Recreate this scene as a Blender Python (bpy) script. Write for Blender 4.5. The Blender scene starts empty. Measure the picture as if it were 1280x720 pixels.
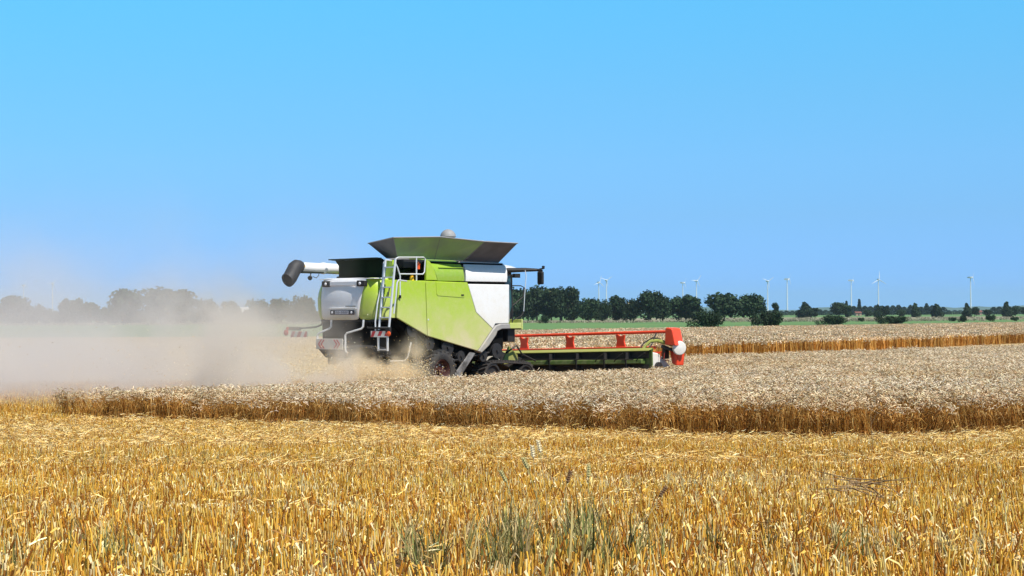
import bpy, bmesh, math, random
import numpy as np
from mathutils import Vector, Matrix, noise

random.seed(7); rng = np.random.default_rng(7)
scene = bpy.context.scene
col = scene.collection
PI = math.pi

# ------------------------------------------------------------------ frame of the place
CAM_H = 2.53
F_PX = 2200.0
HEAD = math.radians(50)                     # the combine drives away to the right
CO, SI = math.cos(HEAD), math.sin(HEAD)
OX, OY = -3.47, 57.3                        # combine's rear axle on the ground

def w2(u, v):                               # combine frame (forward, to its right) -> field x, y
    return OX + u * CO + v * SI, OY + u * SI - v * CO

def uv_of(x, y):
    return (x - OX) * CO + (y - OY) * SI, (x - OX) * SI - (y - OY) * CO

def ground_z(y):                            # the field rises gently towards the photographer
    return 1.07 * (max(0.0, 34.5 - y) / 24.5) ** 1.3 if y > 4 else 1.07 * (30.5 / 24.5) ** 1.3

# ------------------------------------------------------------------ helpers
class MB:
    def __init__(s):
        s.v = []; s.f = []; s.m = []
    def add(s, verts, faces, mi=0):
        o = len(s.v); s.v += [tuple(p) for p in verts]
        s.f += [tuple(i + o for i in f) for f in faces]; s.m += [mi] * len(faces)
    def box(s, a, b, mi=0):                 # a, b corners in (u, v, z)
        (x0, y0, z0), (x1, y1, z1) = a, b
        s.add([(x0,y0,z0),(x1,y0,z0),(x1,y1,z0),(x0,y1,z0),(x0,y0,z1),(x1,y0,z1),(x1,y1,z1),(x0,y1,z1)],
              [(0,3,2,1),(4,5,6,7),(0,1,5,4),(1,2,6,5),(2,3,7,6),(3,0,4,7)], mi)
    def loft(s, rings, mi=0, caps=True, closed=True):
        n = len(rings[0]); vs = [p for r in rings for p in r]; fs = []
        for k in range(len(rings) - 1):
            for i in range(n if closed else n - 1):
                j = (i + 1) % n
                fs.append((k*n+i, k*n+j, (k+1)*n+j, (k+1)*n+i))
        if caps and closed:
            fs.append(tuple(range(n))[::-1]); fs.append(tuple((len(rings)-1)*n+i for i in range(n)))
        s.add(vs, fs, mi)
    def plate(s, poly, v0, v1, mi=0):       # poly in (u, z), thickness across v
        s.loft([[(u, v0, z) for u, z in poly], [(u, v1, z) for u, z in poly]], mi)
    def plate_u(s, poly, u0, u1, mi=0):     # poly in (v, z), thickness along u
        s.loft([[(u0, v, z) for v, z in poly], [(u1, v, z) for v, z in poly]], mi)
    def slab(s, quad, t, mi=0):             # any flat quad given a thickness
        q = [Vector(p) for p in quad]
        n = (q[1]-q[0]).cross(q[2]-q[0]).normalized() * t
        s.loft([q, [p + n for p in q]], mi)
    def tube(s, pts, r, n=8, mi=0, caps=True):
        P = [Vector(p) for p in pts]; R = r if isinstance(r, (list, tuple)) else [r] * len(P)
        rings = []; up = None
        for i, p in enumerate(P):
            t = (P[min(i+1, len(P)-1)] - P[max(i-1, 0)]).normalized()
            if up is None:
                up = Vector((0,0,1)) if abs(t.z) < 0.9 else Vector((1,0,0))
            a = t.cross(up).normalized(); b = a.cross(t).normalized(); up = b
            rings.append([p + (a*math.cos(2*PI*k/n) + b*math.sin(2*PI*k/n)) * R[i] for k in range(n)])
        s.loft(rings, mi, caps)
    def lathe(s, c, axis, prof, n=24, mi=0, caps=True):   # prof: (along, radius)
        ax = Vector(axis).normalized(); up = Vector((0,0,1)) if abs(ax.z) < .9 else Vector((1,0,0))
        a = ax.cross(up).normalized(); b = ax.cross(a)
        c = Vector(c)
        s.loft([[c + ax*h + (a*math.cos(2*PI*k/n) + b*math.sin(2*PI*k/n))*r for k in range(n)] for h, r in prof], mi, caps)
    def build(s, name, mats, parent=None, bevel=0.0, smooth=False, flip=False, angle=35):
        me = bpy.data.meshes.new(name)
        vs = [(x, -y, z) for x, y, z in s.v] if flip else s.v
        me.from_pydata([tuple(p) for p in vs], [], s.f)
        for m in (mats if isinstance(mats, (list, tuple)) else [mats]): me.materials.append(m)
        me.polygons.foreach_set('material_index', s.m)
        bm = bmesh.new(); bm.from_mesh(me)
        bmesh.ops.recalc_face_normals(bm, faces=bm.faces); bm.to_mesh(me); bm.free()
        if smooth:
            me.shade_smooth(); me.set_sharp_from_angle(angle=math.radians(angle))
        o = bpy.data.objects.new(name, me); col.objects.link(o)
        if parent: o.parent = parent
        if bevel:
            md = o.modifiers.new('bevel', 'BEVEL'); md.width = bevel; md.segments = 2; md.limit_method = 'ANGLE'; md.angle_limit = math.radians(40)
        return o

def tag(o, label=None, cat=None, group=None, kind=None):
    for k, x in (('label', label), ('category', cat), ('group', group), ('kind', kind)):
        if x: o[k] = x
    return o

def empty(name, loc, rz=0.0):
    o = bpy.data.objects.new(name, None); col.objects.link(o)
    o.location = loc; o.rotation_euler.z = rz; o.empty_display_size = .5
    return o

# ------------------------------------------------------------------ materials
def mat(name, c, rough=.5, metal=0.0, var=0.0, nscale=3.0, c2=None, dirt=None, bump=0.0, coat=0.0, spec=.5, attr=False, inst=0.0, region=None, trans=0.0):
    """c base colour; var/c2 procedural mottling; dirt = (colour, z_low, z_high, amount) dust settled on the lower panels;
    attr: per-straw colour stored on the mesh; inst: per-plant difference; region=(scale, colour, amount): patches of the field"""
    m = bpy.data.materials.new(name); m.use_nodes = True
    nt = m.node_tree; N = nt.nodes; L = nt.links; b = N['Principled BSDF']
    b.inputs['Roughness'].default_value = rough; b.inputs['Metallic'].default_value = metal
    b.inputs['Coat Weight'].default_value = coat; b.inputs['Specular IOR Level'].default_value = spec
    out = None
    def mix(f, a, c_, blend='MIX'):
        n = N.new('ShaderNodeMix'); n.data_type = 'RGBA'; n.blend_type = blend
        for sock, val in ((n.inputs[0], f), (n.inputs[6], a), (n.inputs[7], c_)):
            if isinstance(val, (int, float)): sock.default_value = val
            elif isinstance(val, tuple): sock.default_value = (*val, 1) if len(val) == 3 else val
            else: L.new(val, sock)
        return n.outputs[2]
    def ns(scale, detail=4, coord='Object'):
        tc = N.new('ShaderNodeTexCoord'); n = N.new('ShaderNodeTexNoise')
        n.inputs['Scale'].default_value = scale; n.inputs['Detail'].default_value = detail
        L.new(tc.outputs[coord], n.inputs['Vector']); return n.outputs[0]
    def ramp(x, lo, hi):
        n = N.new('ShaderNodeMapRange'); n.inputs[1].default_value = lo; n.inputs[2].default_value = hi
        n.clamp = True; L.new(x, n.inputs[0]); return n.outputs[0]
    cur = tuple(c)
    if attr:
        a = N.new('ShaderNodeAttribute'); a.attribute_name = 'tint'; cur = a.outputs['Color']
    if region:
        g = N.new('ShaderNodeNewGeometry'); n = N.new('ShaderNodeTexNoise'); n.inputs['Scale'].default_value = region[0]; n.inputs['Detail'].default_value = 3
        mp = N.new('ShaderNodeMapping'); mp.inputs['Scale'].default_value = (.35, 1, 0)
        L.new(g.outputs['Position'], mp.inputs[0]); L.new(mp.outputs[0], n.inputs['Vector'])
        f = ramp(n.outputs[0], .42, .62)
        mm = N.new('ShaderNodeMath'); mm.operation = 'MULTIPLY'; mm.inputs[1].default_value = region[2]; L.new(f, mm.inputs[0])
        cur = mix(mm.outputs[0], cur, mix(1.0, cur, region[1], 'MULTIPLY'))
    if inst:
        oi = N.new('ShaderNodeObjectInfo')
        hsv = N.new('ShaderNodeHueSaturation')
        mr = N.new('ShaderNodeMapRange'); mr.inputs[3].default_value = 1 - inst; mr.inputs[4].default_value = 1 + inst
        L.new(oi.outputs['Random'], mr.inputs[0]); L.new(mr.outputs[0], hsv.inputs['Value'])
        if isinstance(cur, tuple): hsv.inputs['Color'].default_value = (*cur, 1)
        else: L.new(cur, hsv.inputs['Color'])
        cur = hsv.outputs[0]
    if c2 or var:
        f = ramp(ns(nscale), .35, .65)
        d = c2 if c2 else tuple(x * (1 - var) for x in c)
        cur = mix(f, cur, d)
    if dirt:
        dc, z0, z1, amt = dirt
        tc = N.new('ShaderNodeTexCoord'); sp = N.new('ShaderNodeSeparateXYZ'); L.new(tc.outputs['Object'], sp.inputs[0])
        zz = ramp(sp.outputs[2], z1, z0)
        n1 = ramp(ns(1.3, 6), .1, .62)
        m1 = N.new('ShaderNodeMath'); m1.operation = 'MULTIPLY'; L.new(zz, m1.inputs[0]); L.new(n1, m1.inputs[1])
        m2 = N.new('ShaderNodeMath'); m2.operation = 'MULTIPLY_ADD'; L.new(m1.outputs[0], m2.inputs[0]); m2.inputs[1].default_value = amt; 
        m3 = N.new('ShaderNodeMath'); m3.operation = 'MULTIPLY'; L.new(ramp(ns(7, 8), .45, .8), m3.inputs[0]); m3.inputs[1].default_value = .18
        L.new(m3.outputs[0], m2.inputs[2])
        cur = mix(m2.outputs[0], cur, dc)
        rr = N.new('ShaderNodeMapRange'); rr.inputs[3].default_value = rough; rr.inputs[4].default_value = .85
        L.new(m2.outputs[0], rr.inputs[0]); L.new(rr.outputs[0], b.inputs['Roughness'])
    if bump:
        bp = N.new('ShaderNodeBump'); bp.inputs['Strength'].default_value = bump; bp.inputs['Distance'].default_value = .02
        L.new(ns(nscale * 4, 6), bp.inputs['Height']); L.new(bp.outputs[0], b.inputs['Normal'])
    if isinstance(cur, tuple): b.inputs['Base Color'].default_value = (*cur[:3], 1)
    else: L.new(cur, b.inputs['Base Color'])
    if trans:
        t = N.new('ShaderNodeBsdfTranslucent'); ms = N.new('ShaderNodeMixShader'); ms.inputs[0].default_value = trans
        if isinstance(cur, tuple): t.inputs['Color'].default_value = (*cur[:3], 1)
        else: L.new(cur, t.inputs['Color'])
        L.new(b.outputs[0], ms.inputs[1]); L.new(t.outputs[0], ms.inputs[2]); L.new(ms.outputs[0], N['Material Output'].inputs['Surface'])
    return m

DUST = (.60, .51, .34)
M = {}
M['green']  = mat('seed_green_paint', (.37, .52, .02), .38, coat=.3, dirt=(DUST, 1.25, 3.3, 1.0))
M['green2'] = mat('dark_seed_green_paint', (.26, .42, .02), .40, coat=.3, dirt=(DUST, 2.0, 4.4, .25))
M['shade_green']= mat('green_panel_in_shade', (.005, .016, .004), .9, var=.4, spec=.15)  # deep shade on these green parts is put into the base colour
M['pit']    = mat('recess_shade_black', (.004, .004, .004), .9, spec=.15)  # shade of engine bay and hull recesses painted in as near-black
M['white']  = mat('white_paint', (.80, .80, .80), .35, coat=.3, dirt=(DUST, 1.6, 3.6, .45))
M['hood']   = mat('white_hood_paint', (.78, .78, .80), .35, coat=.4, dirt=(DUST, 2.35, 2.75, 1.0))
M['steel']  = mat('galvanised_rail', (.70, .72, .75), .4, .3, dirt=(DUST, 1.2, 2.6, .3))
M['black']  = mat('black_machinery', (.014, .013, .013), .6, dirt=((.10, .075, .05), .2, 1.6, .25))
M['dark']   = mat('dark_grey_chassis', (.015, .015, .017), .6, dirt=((.10, .075, .05), .2, 1.6, .25))
M['rubber'] = mat('tyre_rubber', (.022, .022, .024), .8, dirt=((.20, .15, .10), .0, 1.3, .35), bump=.3, nscale=6)
M['spout']  = mat('grey_rubber_spout', (.022, .022, .026), .65)
M['fender'] = mat('grey_plastic_fender', (.26, .26, .27), .6, dirt=(DUST, 1.2, 2.4, .5))
M['dirty']  = mat('scratched_steel_shield', (.42, .40, .38), .45, .5, c2=(.12, .11, .10), nscale=3.5)
M['red']    = mat('red_paint', (.93, .075, .022), .45, coat=.1, var=.15, nscale=2)
M['rim']    = mat('dark_red_rim', (.05, .006, .006), .5, dirt=((.12, .09, .06), .2, 1.2, .3))
M['lime']   = mat('lime_lip_paint', (.26, .29, .04), .6, dirt=((.45,.38,.2), .6, 1.8, .6))
M['hgreen'] = mat('header_green_paint', (.055, .115, .012), .5, dirt=(DUST, .3, 1.1, .35))
M['glass']  = mat('tinted_cab_glass', (.02, .07, .07), .06, spec=.8)
M['cover']  = mat('tank_cover_sheet', (.34, .52, .20), .5, c2=(.26, .37, .22), nscale=1.2)
M['cover2'] = mat('tank_cover_membrane', (.17, .165, .18), .7, var=.3, nscale=2)
M['lamp']   = mat('lamp_lens', (.8, .8, .82), .15)
M['redlens']= mat('red_lens', (.45, .02, .02), .2)
M['orange'] = mat('orange_red_bottle', (.8, .10, .02), .35)
M['yellow'] = mat('yellow_cap', (.8, .45, .02), .4)
M['board']  = mat('grey_board', (.62, .60, .58), .5, dirt=(DUST, 1.3, 2.0, .5))
M['stripe_r'] = mat('red_reflex_stripe', (.50, .03, .04), .4)
M['stripe_w'] = mat('white_reflex_stripe', (.75, .72, .68), .4)
M['plate_w'] = mat('plate_face', (.50, .50, .55), .5)
M['ink']    = mat('dark_lettering', (.03, .03, .05), .5)
M['wtail']  = mat('wheat_straw', (.5, .4, .2), .75, attr=True, inst=.30, trans=.25, spec=.08, region=(.22, (.90, .83, .70), .7))
M['stub']   = mat('stubble_straw', (.6, .4, .12), .85, attr=True, inst=.20, trans=.18, spec=.08, region=(.30, (.86, .74, .58), .8))
M['litter'] = mat('loose_straw', (.7, .6, .4), .7, attr=True, inst=.15, spec=.25)
M['soil']   = mat('field_soil', (.085, .036, .014), .95, c2=(.20, .10, .03), nscale=1.8, bump=.6)
M['fieldfar'] = mat('straw_covered_soil', (.36, .24, .09), .95, c2=(.46, .34, .16), nscale=.15, bump=.4)
M['meadow'] = mat('meadow_grass', (.075, .17, .045), .95, c2=(.11, .20, .05), nscale=.02)
M['track']  = mat('dry_verge', (.34, .28, .20), .95, c2=(.14, .17, .07), nscale=.03)
M['tuft']   = mat('dry_tuft', (.32, .27, .19), .9, attr=True, inst=.3)
M['grass']  = mat('weed_grass', (.10, .16, .07), .7, attr=True, inst=.25, trans=.2)
M['leaf']   = mat('oak_foliage', (.020, .045, .016), .8, inst=.25, attr=True, spec=.2)
M['bark']   = mat('bark', (.05, .04, .03), .9)
M['turbine']= mat('turbine_white', (.68, .69, .72), .5)
M['shedwall']= mat('shed_wall', (.7, .7, .68), .7); M['shedroof'] = mat('pale_sheet_roof', (.78, .78, .8), .5)
M['tile']   = mat('red_roof_tile', (.17, .06, .045), .8); M['brickw'] = mat('brick_house_wall', (.45, .30, .22), .8)
M['twig']   = mat('dry_twig', (.40, .26, .13), .85, var=.75, nscale=9)

# ------------------------------------------------------------------ camera
cam = bpy.data.cameras.new('camera'); co = bpy.data.objects.new('camera', cam); col.objects.link(co); scene.camera = co
pit, rol = math.atan(32 / F_PX), 0.0047
Fv = Vector((0, math.cos(pit), math.sin(pit))); U0 = Vector((0, -math.sin(pit), math.cos(pit))); R0 = Vector((1, 0, 0))
Rv = R0 * math.cos(rol) - U0 * math.sin(rol); Uv = U0 * math.cos(rol) + R0 * math.sin(rol)
mw = Matrix(((Rv.x, Uv.x, -Fv.x, 0), (Rv.y, Uv.y, -Fv.y, 0), (Rv.z, Uv.z, -Fv.z, CAM_H), (0, 0, 0, 1)))
co.matrix_world = mw
cam.sensor_width = 36; cam.lens = 36 * F_PX / 1280; cam.clip_start = .2; cam.clip_end = 30000

# ------------------------------------------------------------------ light and sky
SUN_EL, SUN_AZ = math.radians(57), math.radians(137)     # azimuth clockwise from +Y: behind the camera, to the right
sun = bpy.data.lights.new('sun', 'SUN'); sun.energy = 5.0; sun.angle = math.radians(.5); sun.color = (1, .955, .88)
so = bpy.data.objects.new('sun', sun); col.objects.link(so)
sd = Vector((math.sin(SUN_AZ) * math.cos(SUN_EL), math.cos(SUN_AZ) * math.cos(SUN_EL), math.sin(SUN_EL)))
so.rotation_euler = sd.to_track_quat('Z', 'Y').to_euler(); so.location = (20, -30, 60)
world = bpy.data.worlds.new('World'); scene.world = world; world.use_nodes = True
nt = world.node_tree; N = nt.nodes; Lk = nt.links
sky = N.new('ShaderNodeTexSky'); sky.sky_type = 'NISHITA'; sky.sun_disc = False
sky.sun_elevation = SUN_EL; sky.sun_rotation = SUN_AZ; sky.air_density = .4; sky.dust_density = 0; sky.ozone_density = 6.0
EXPO = .38
tcw = N.new('ShaderNodeTexCoord'); spw = N.new('ShaderNodeSeparateXYZ'); Lk.new(tcw.outputs['Generated'], spw.inputs[0])
cr = N.new('ShaderNodeValToRGB'); Lk.new(spw.outputs[2], cr.inputs[0])
stops = [(.0, (.52, .82, 1.32)), (.0145, (.62, .93, 1.38)), (.055, (1.00, 1.38, 1.43)), (.086, (1.24, 1.84, 1.72)), (.123, (1.36, 2.36, 2.03)), (.175, (1.41, 3.15, 2.60)), (.32, (1.0, 1.9, 1.7)), (1.0, (.75, .95, .85))]   # deep summer blue; upper stops dimmed so the unseen sky gives less fill
while len(cr.color_ramp.elements) < len(stops): cr.color_ramp.elements.new(.5)
for e, (p_, c_) in zip(cr.color_ramp.elements, stops): e.position = p_; e.color = (*[q / 3 for q in c_], 1)
tn = N.new('ShaderNodeMix'); tn.data_type = 'RGBA'; tn.blend_type = 'MULTIPLY'; tn.inputs[0].default_value = 1
vm = N.new('ShaderNodeVectorMath'); vm.operation = 'SCALE'; vm.inputs['Scale'].default_value = 3 / 2 ** EXPO
Lk.new(sky.outputs[0], tn.inputs[6]); Lk.new(cr.outputs[0], tn.inputs[7]); Lk.new(tn.outputs[2], vm.inputs[0]); Lk.new(vm.outputs[0], N['Background'].inputs['Color'])
N['Background'].inputs['Strength'].default_value = .1
vs = scene.view_settings; vs.view_transform = 'Standard'; vs.look = 'None'; vs.exposure = EXPO; vs.gamma = 1.0; vs.use_curve_mapping = False
cy = scene.cycles
cy.max_bounces = 9; cy.diffuse_bounces = 3; cy.glossy_bounces = 2; cy.transmission_bounces = 3; cy.volume_bounces = 6; cy.transparent_max_bounces = 8
cy.use_denoising = True; cy.volume_step_rate = 1.0; cy.volume_max_steps = 256; cy.sample_clamp_indirect = 6
try: cy.denoiser = 'OPENIMAGEDENOISE'; cy.denoising_input_passes = 'RGB_ALBEDO_NORMAL'
except Exception: pass

# ------------------------------------------------------------------ ground sheets
def grid_sheet(name, xs, ys, zf, m, keep=None):
    b = MB(); nx = len(xs)
    b.v = [(x, y, zf(x, y)) for y in ys for x in xs]
    for j in range(len(ys) - 1):
        for i in range(nx - 1):
            b.f.append((j*nx+i, j*nx+i+1, (j+1)*nx+i+1, (j+1)*nx+i)); b.m.append(0)
    o = b.build(name, m, smooth=True); tag(o, kind='structure'); return o
b = MB(); b.add([(-12000,-300,-.12),(12000,-300,-.12),(12000,16000,-.12),(-12000,16000,-.12)], [(0,1,2,3)])
tag(b.build('ground', M['meadow']), kind='structure')

def field_far(x):                           # where the crop land ends and the meadow starts
    return 212 - .0 * x if x < -8 else (179 + (x - 1.6) * 1.18 if x > 0 else 196)
def zfield(x, y):
    return ground_z(y) + .03 * noise.noise((x * .35, y * .35, 0)) + .012 * noise.noise((x * 1.5, y * 1.5, 3))
grid_sheet('field_soil', np.arange(-40, 41, .8), np.concatenate([np.arange(-6, 62, .6)]), zfield, M['soil'])
b = MB(); b.add([(-220,61.2,-.03),(260,61.2,-.03),(260,480,-.03),(79,272,-.03),(1.6,181,-.03),(-12,205,-.03),(-220,222,-.03)], [tuple(range(7))])
tag(b.build('stubble_field', M['fieldfar']), kind='structure')
b = MB()
for (x0, x1, y0, y1) in ((-260, 40, 470, 640), (40, 420, 560, 900), (-320, -40, 520, 700)):
    b.add([(x0,y0,-.08),(x1,y0+30,-.08),(x1,y1+30,-.08),(x0,y1,-.08)], [(0,1,2,3)])
o = b.build('dry_verge_ground', M['track']); tag(o, kind='structure')
o.location.z = .0

# ------------------------------------------------------------------ straw meshes (prototypes for the uncountable crop)
class SB:                                   # mesh with a colour per straw
    def __init__(s): s.v = []; s.f = []; s.c = []
    def add(s, vs, fs, c):
        o = len(s.v); s.v += vs; s.f += [tuple(i + o for i in f) for f in fs]; s.c += [c] * len(vs)
    def ribbon(s, pts, w, c, side):
        vs = []
        for i, p in enumerate(pts):
            ww = w[i] if isinstance(w, (list, tuple)) else w
            vs += [tuple(p - side * ww), tuple(p + side * ww)]
        s.add(vs, [(2*i, 2*i+1, 2*i+3, 2*i+2) for i in range(len(pts) - 1)], c)
    def tube(s, pts, r, c, n=3):
        vs = []; P = pts
        for i, p in enumerate(P):
            t = (P[min(i+1, len(P)-1)] - P[max(i-1, 0)]).normalized()
            up = Vector((1, 0, 0)) if abs(t.x) < .8 else Vector((0, 1, 0))
            a = t.cross(up).normalized(); q = a.cross(t)
            rr = r[i] if isinstance(r, (list, tuple)) else r
            vs += [tuple(p + (a*math.cos(2*PI*k/n) + q*math.sin(2*PI*k/n)) * rr) for k in range(n)]
        fs = [(i*n+k, i*n+(k+1)%n, (i+1)*n+(k+1)%n, (i+1)*n+k) for i in range(len(P)-1) for k in range(n)]
        s.add(vs, fs, c)
    def mesh(s, name, m):
        me = bpy.data.meshes.new(name); me.from_pydata(s.v, [], s.f); me.materials.append(m)
        a = me.color_attributes.new('tint', 'FLOAT_COLOR', 'POINT')
        a.data.foreach_set('color', np.array([(*c, 1) for c in s.c], dtype=np.float32).ravel())
        me.shade_smooth()
        return me

def jit(c, k=.18):
    f = 1 + random.uniform(-k, k); return tuple(min(.95, x * f * (1 + random.uniform(-.05, .05))) for x in c)
def rdir():
    a = random.uniform(0, 2*PI); return Vector((math.cos(a), math.sin(a), 0))

EAR = [(.82, .69, .50), (.74, .59, .40), (.88, .80, .63), (.58, .42, .25), (.84, .73, .55), (.46, .31, .16)]
STEM = [(.68, .38, .10), (.58, .29, .06), (.76, .50, .17), (.40, .18, .035), (.30, .12, .02)]
LEAF = [(.62, .38, .12), (.46, .23, .06), (.70, .50, .22), (.22, .09, .02), (.30, .13, .03)]
def wheat_stalk(sb, base, h, lean, simple=False, wd=1.0):
    d = rdir(); top = base + Vector((lean.x, lean.y, h))
    mid = base + Vector((lean.x * .35, lean.y * .35, h * .55))
    sc = jit(random.choice(STEM)); ec = jit(random.choice(EAR))
    e1 = top + d * .025 + Vector((0, 0, .03)); nod = random.uniform(-.06, .05)
    e2 = top + d * .065 + Vector((0, 0, .035 + nod * .4)); e3 = top + d * .10 + Vector((0, 0, .03 + nod))
    if simple:
        s = rdir(); sb.ribbon([base, mid, top], .006 * wd, sc, s)
        sb.ribbon([top, e1, e2, e3], [.004*wd, .012*wd, .012*wd, .004*wd], ec, Vector((0,0,1)).cross(d)*.8 + Vector((0,0,.5)))
        sb.ribbon([top, e1, e2, e3], [.004*wd, .011*wd, .011*wd, .004*wd], ec, Vector((0,0,1)))
    else:
        sb.tube([base, mid, top], [.0036*wd, .0032*wd, .0022*wd], sc)
        sb.tube([top, top.lerp(e1, .6), e1, e2, e2.lerp(e3, .5), e3], [.003*wd, .0072*wd, .0064*wd, .0080*wd, .0062*wd, .002], ec, 4)
    for _ in range(2 if not simple else 1):
        t = random.uniform(.15, .85); p = base.lerp(mid, t) if t < .5 else mid.lerp(top, t - .3)
        ld = rdir(); l = random.uniform(.10, .24); c = jit(random.choice(LEAF))
        s = Vector((-ld.y, ld.x, random.uniform(-.6, .6))).normalized()
        sb.ribbon([p, p + ld*l*.5 + Vector((0,0,l*random.uniform(0,.4))), p + ld*l + Vector((0,0,-l*random.uniform(.2,.9)))], [.0045*wd, .005*wd, .0012*wd], c, s)

def wheat_clump(name, rad, n, simple, wd, hmul=1.0):
    sb = SB(); L = rdir() * random.uniform(0, .10)
    for _ in range(n):
        r = rad * math.sqrt(random.random()); a = random.uniform(0, 2*PI)
        ln = L + rdir() * random.uniform(0, .12)
        wheat_stalk(sb, Vector((r*math.cos(a), r*math.sin(a), -.03)), random.uniform(.64, .85) * hmul, ln, simple, wd)
    return bpy.data.objects.new(name, sb.mesh(name, M['wtail']))

def proto_coll(name, objs):
    c = bpy.data.collections.new(name)
    for o in objs: c.objects.link(o)
    return c

STUBC = [(.85, .54, .10), (.78, .45, .065), (.90, .66, .20), (.66, .34, .045), (.82, .50, .08), (.91, .77, .40), (.34, .13, .025), (.48, .21, .03)]
def stubble_clump(name, n, ln, wd=1.0, pale=False):
    sb = SB(); cols = [(.90, .68, .28), (.93, .80, .46), (.86, .56, .15), (.92, .76, .38), (.80, .46, .08), (.45, .20, .04)] if pale else STUBC
    for _ in range(n):
        p = Vector((random.uniform(-ln/2, ln/2), random.gauss(0, .022), -.03)); h = random.triangular(.07, .27, .17)
        l = Vector((random.gauss(0, .035), random.gauss(0, .035), h)); c = jit(random.choice(cols), .2)
        r = random.uniform(.0019, .0043) * wd
        if random.random() < .20: l = Vector((random.gauss(0, .15), random.gauss(0, .13), h * random.uniform(.3, .8)))
        sb.tube([p, p + l * .5 + Vector((random.gauss(0,.006), random.gauss(0,.006), 0)), p + l], [r, r*.95, r*.9], c, 4)
        if random.random() < .32:           # a dry sheath peeling off the stem
            d = rdir(); q = p + l * random.uniform(.3, .95); k = random.uniform(.03, .085)
            sb.ribbon([q, q + d*k*.5 + Vector((0,0,.02)), q + d*k + Vector((0,0,-random.uniform(0,.06)))], [.0045*wd, .0055*wd, .001], jit(random.choice(((.86,.66,.28),(.78,.5,.13),(.88,.76,.46)))), Vector((-d.y, d.x, .5)).normalized())
    return bpy.data.objects.new(name, sb.mesh(name, M['stub']))

LITC = [(.86, .64, .26), (.90, .78, .46), (.78, .52, .16), (.64, .38, .10), (.86, .60, .20), (.34, .16, .05)]
def litter_clump(name, n, rad, wd=1.0, hmax=.10):
    sb = SB()
    for _ in range(n):
        r = rad * math.sqrt(random.random()); a = random.uniform(0, 2*PI)
        p = Vector((r*math.cos(a), r*math.sin(a), random.uniform(.0, hmax))); d = rdir(); l = random.uniform(.03, .16)
        d.z = random.gauss(0, .22)
        w = random.uniform(.0025, .006) * wd
        q = p + d*l*.5 + Vector((random.gauss(0,.01), random.gauss(0,.01), random.gauss(0,.012)))
        sb.ribbon([p, q, p + d*l], [w, w, w*.7], jit(random.choice(LITC)), (Vector((-d.y, d.x, 0)) * .7 + Vector((0,0,.7))).normalized())
    return bpy.data.objects.new(name, sb.mesh(name, M['litter']))

def grass_tuft(name, n, h, cols, m, spread=.08, w=.004):
    sb = SB()
    for _ in range(n):
        d = rdir(); p = rdir() * random.uniform(0, spread); hh = h * random.uniform(.45, 1)
        k = random.uniform(.1, .5) * hh
        sb.ribbon([p, p + Vector((d.x*k*.25, d.y*k*.25, hh*.55)), p + Vector((d.x*k, d.y*k, hh))], [w, w*.9, w*.15], jit(random.choice(cols), .25), Vector((-d.y, d.x, 0)))
    return bpy.data.objects.new(name, sb.mesh(name, m))

def scatter(name, pts, rots, scl, coll, kind='stuff', pick=None):
    """one object whose points carry randomly picked clumps"""
    n = len(pts); me = bpy.data.meshes.new(name); me.vertices.add(n)
    me.vertices.foreach_set('co', np.asarray(pts, dtype=np.float32).ravel())
    for nm, ty, dat, key in (('rot', 'FLOAT_VECTOR', rots, 'vector'), ('scl', 'FLOAT_VECTOR', scl, 'vector')):
        a = me.attributes.new(nm, ty, 'POINT'); a.data.foreach_set(key, np.asarray(dat, dtype=np.float32).ravel())
    a = me.attributes.new('pick', 'INT', 'POINT'); a.data.foreach_set('value', np.asarray(pick if pick is not None else rng.integers(0, 1000, n), dtype=np.int32))
    o = bpy.data.objects.new(name, me); col.objects.link(o); o['kind'] = kind
    ng = bpy.data.node_groups.new(name, 'GeometryNodeTree')
    ng.interface.new_socket('Geometry', in_out='INPUT', socket_type='NodeSocketGeometry'); ng.interface.new_socket('Geometry', in_out='OUTPUT', socket_type='NodeSocketGeometry')
    gi = ng.nodes.new('NodeGroupInput'); go = ng.nodes.new('NodeGroupOutput'); ip = ng.nodes.new('GeometryNodeInstanceOnPoints')
    ci = ng.nodes.new('GeometryNodeCollectionInfo'); ci.inputs['Collection'].default_value = coll; ci.inputs['Separate Children'].default_value = True; ci.inputs['Reset Children'].default_value = True
    def at(nm, ty):
        q = ng.nodes.new('GeometryNodeInputNamedAttribute'); q.data_type = ty; q.inputs[0].default_value = nm; return q.outputs[0]
    l = ng.links.new
    l(gi.outputs[0], ip.inputs['Points']); l(ci.outputs[0], ip.inputs['Instance']); ip.inputs['Pick Instance'].default_value = True
    l(at('pick', 'INT'), ip.inputs['Instance Index'])
    er = ng.nodes.new('FunctionNodeEulerToRotation'); l(at('rot', 'FLOAT_VECTOR'), er.inputs[0]); l(er.outputs[0], ip.inputs['Rotation'])
    l(at('scl', 'FLOAT_VECTOR'), ip.inputs['Scale']); l(ip.outputs[0], go.inputs[0])
    md = o.modifiers.new('scatter', 'NODES'); md.node_group = ng
    return o

def inpoly(x, y, poly):
    c = False; j = len(poly) - 1
    for i in range(len(poly)):
        xi, yi = poly[i]; xj, yj = poly[j]
        if (yi > y) != (yj > y) and x < (xj - xi) * (y - yi) / (yj - yi) + xi: c = not c
        j = i
    return c

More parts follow.
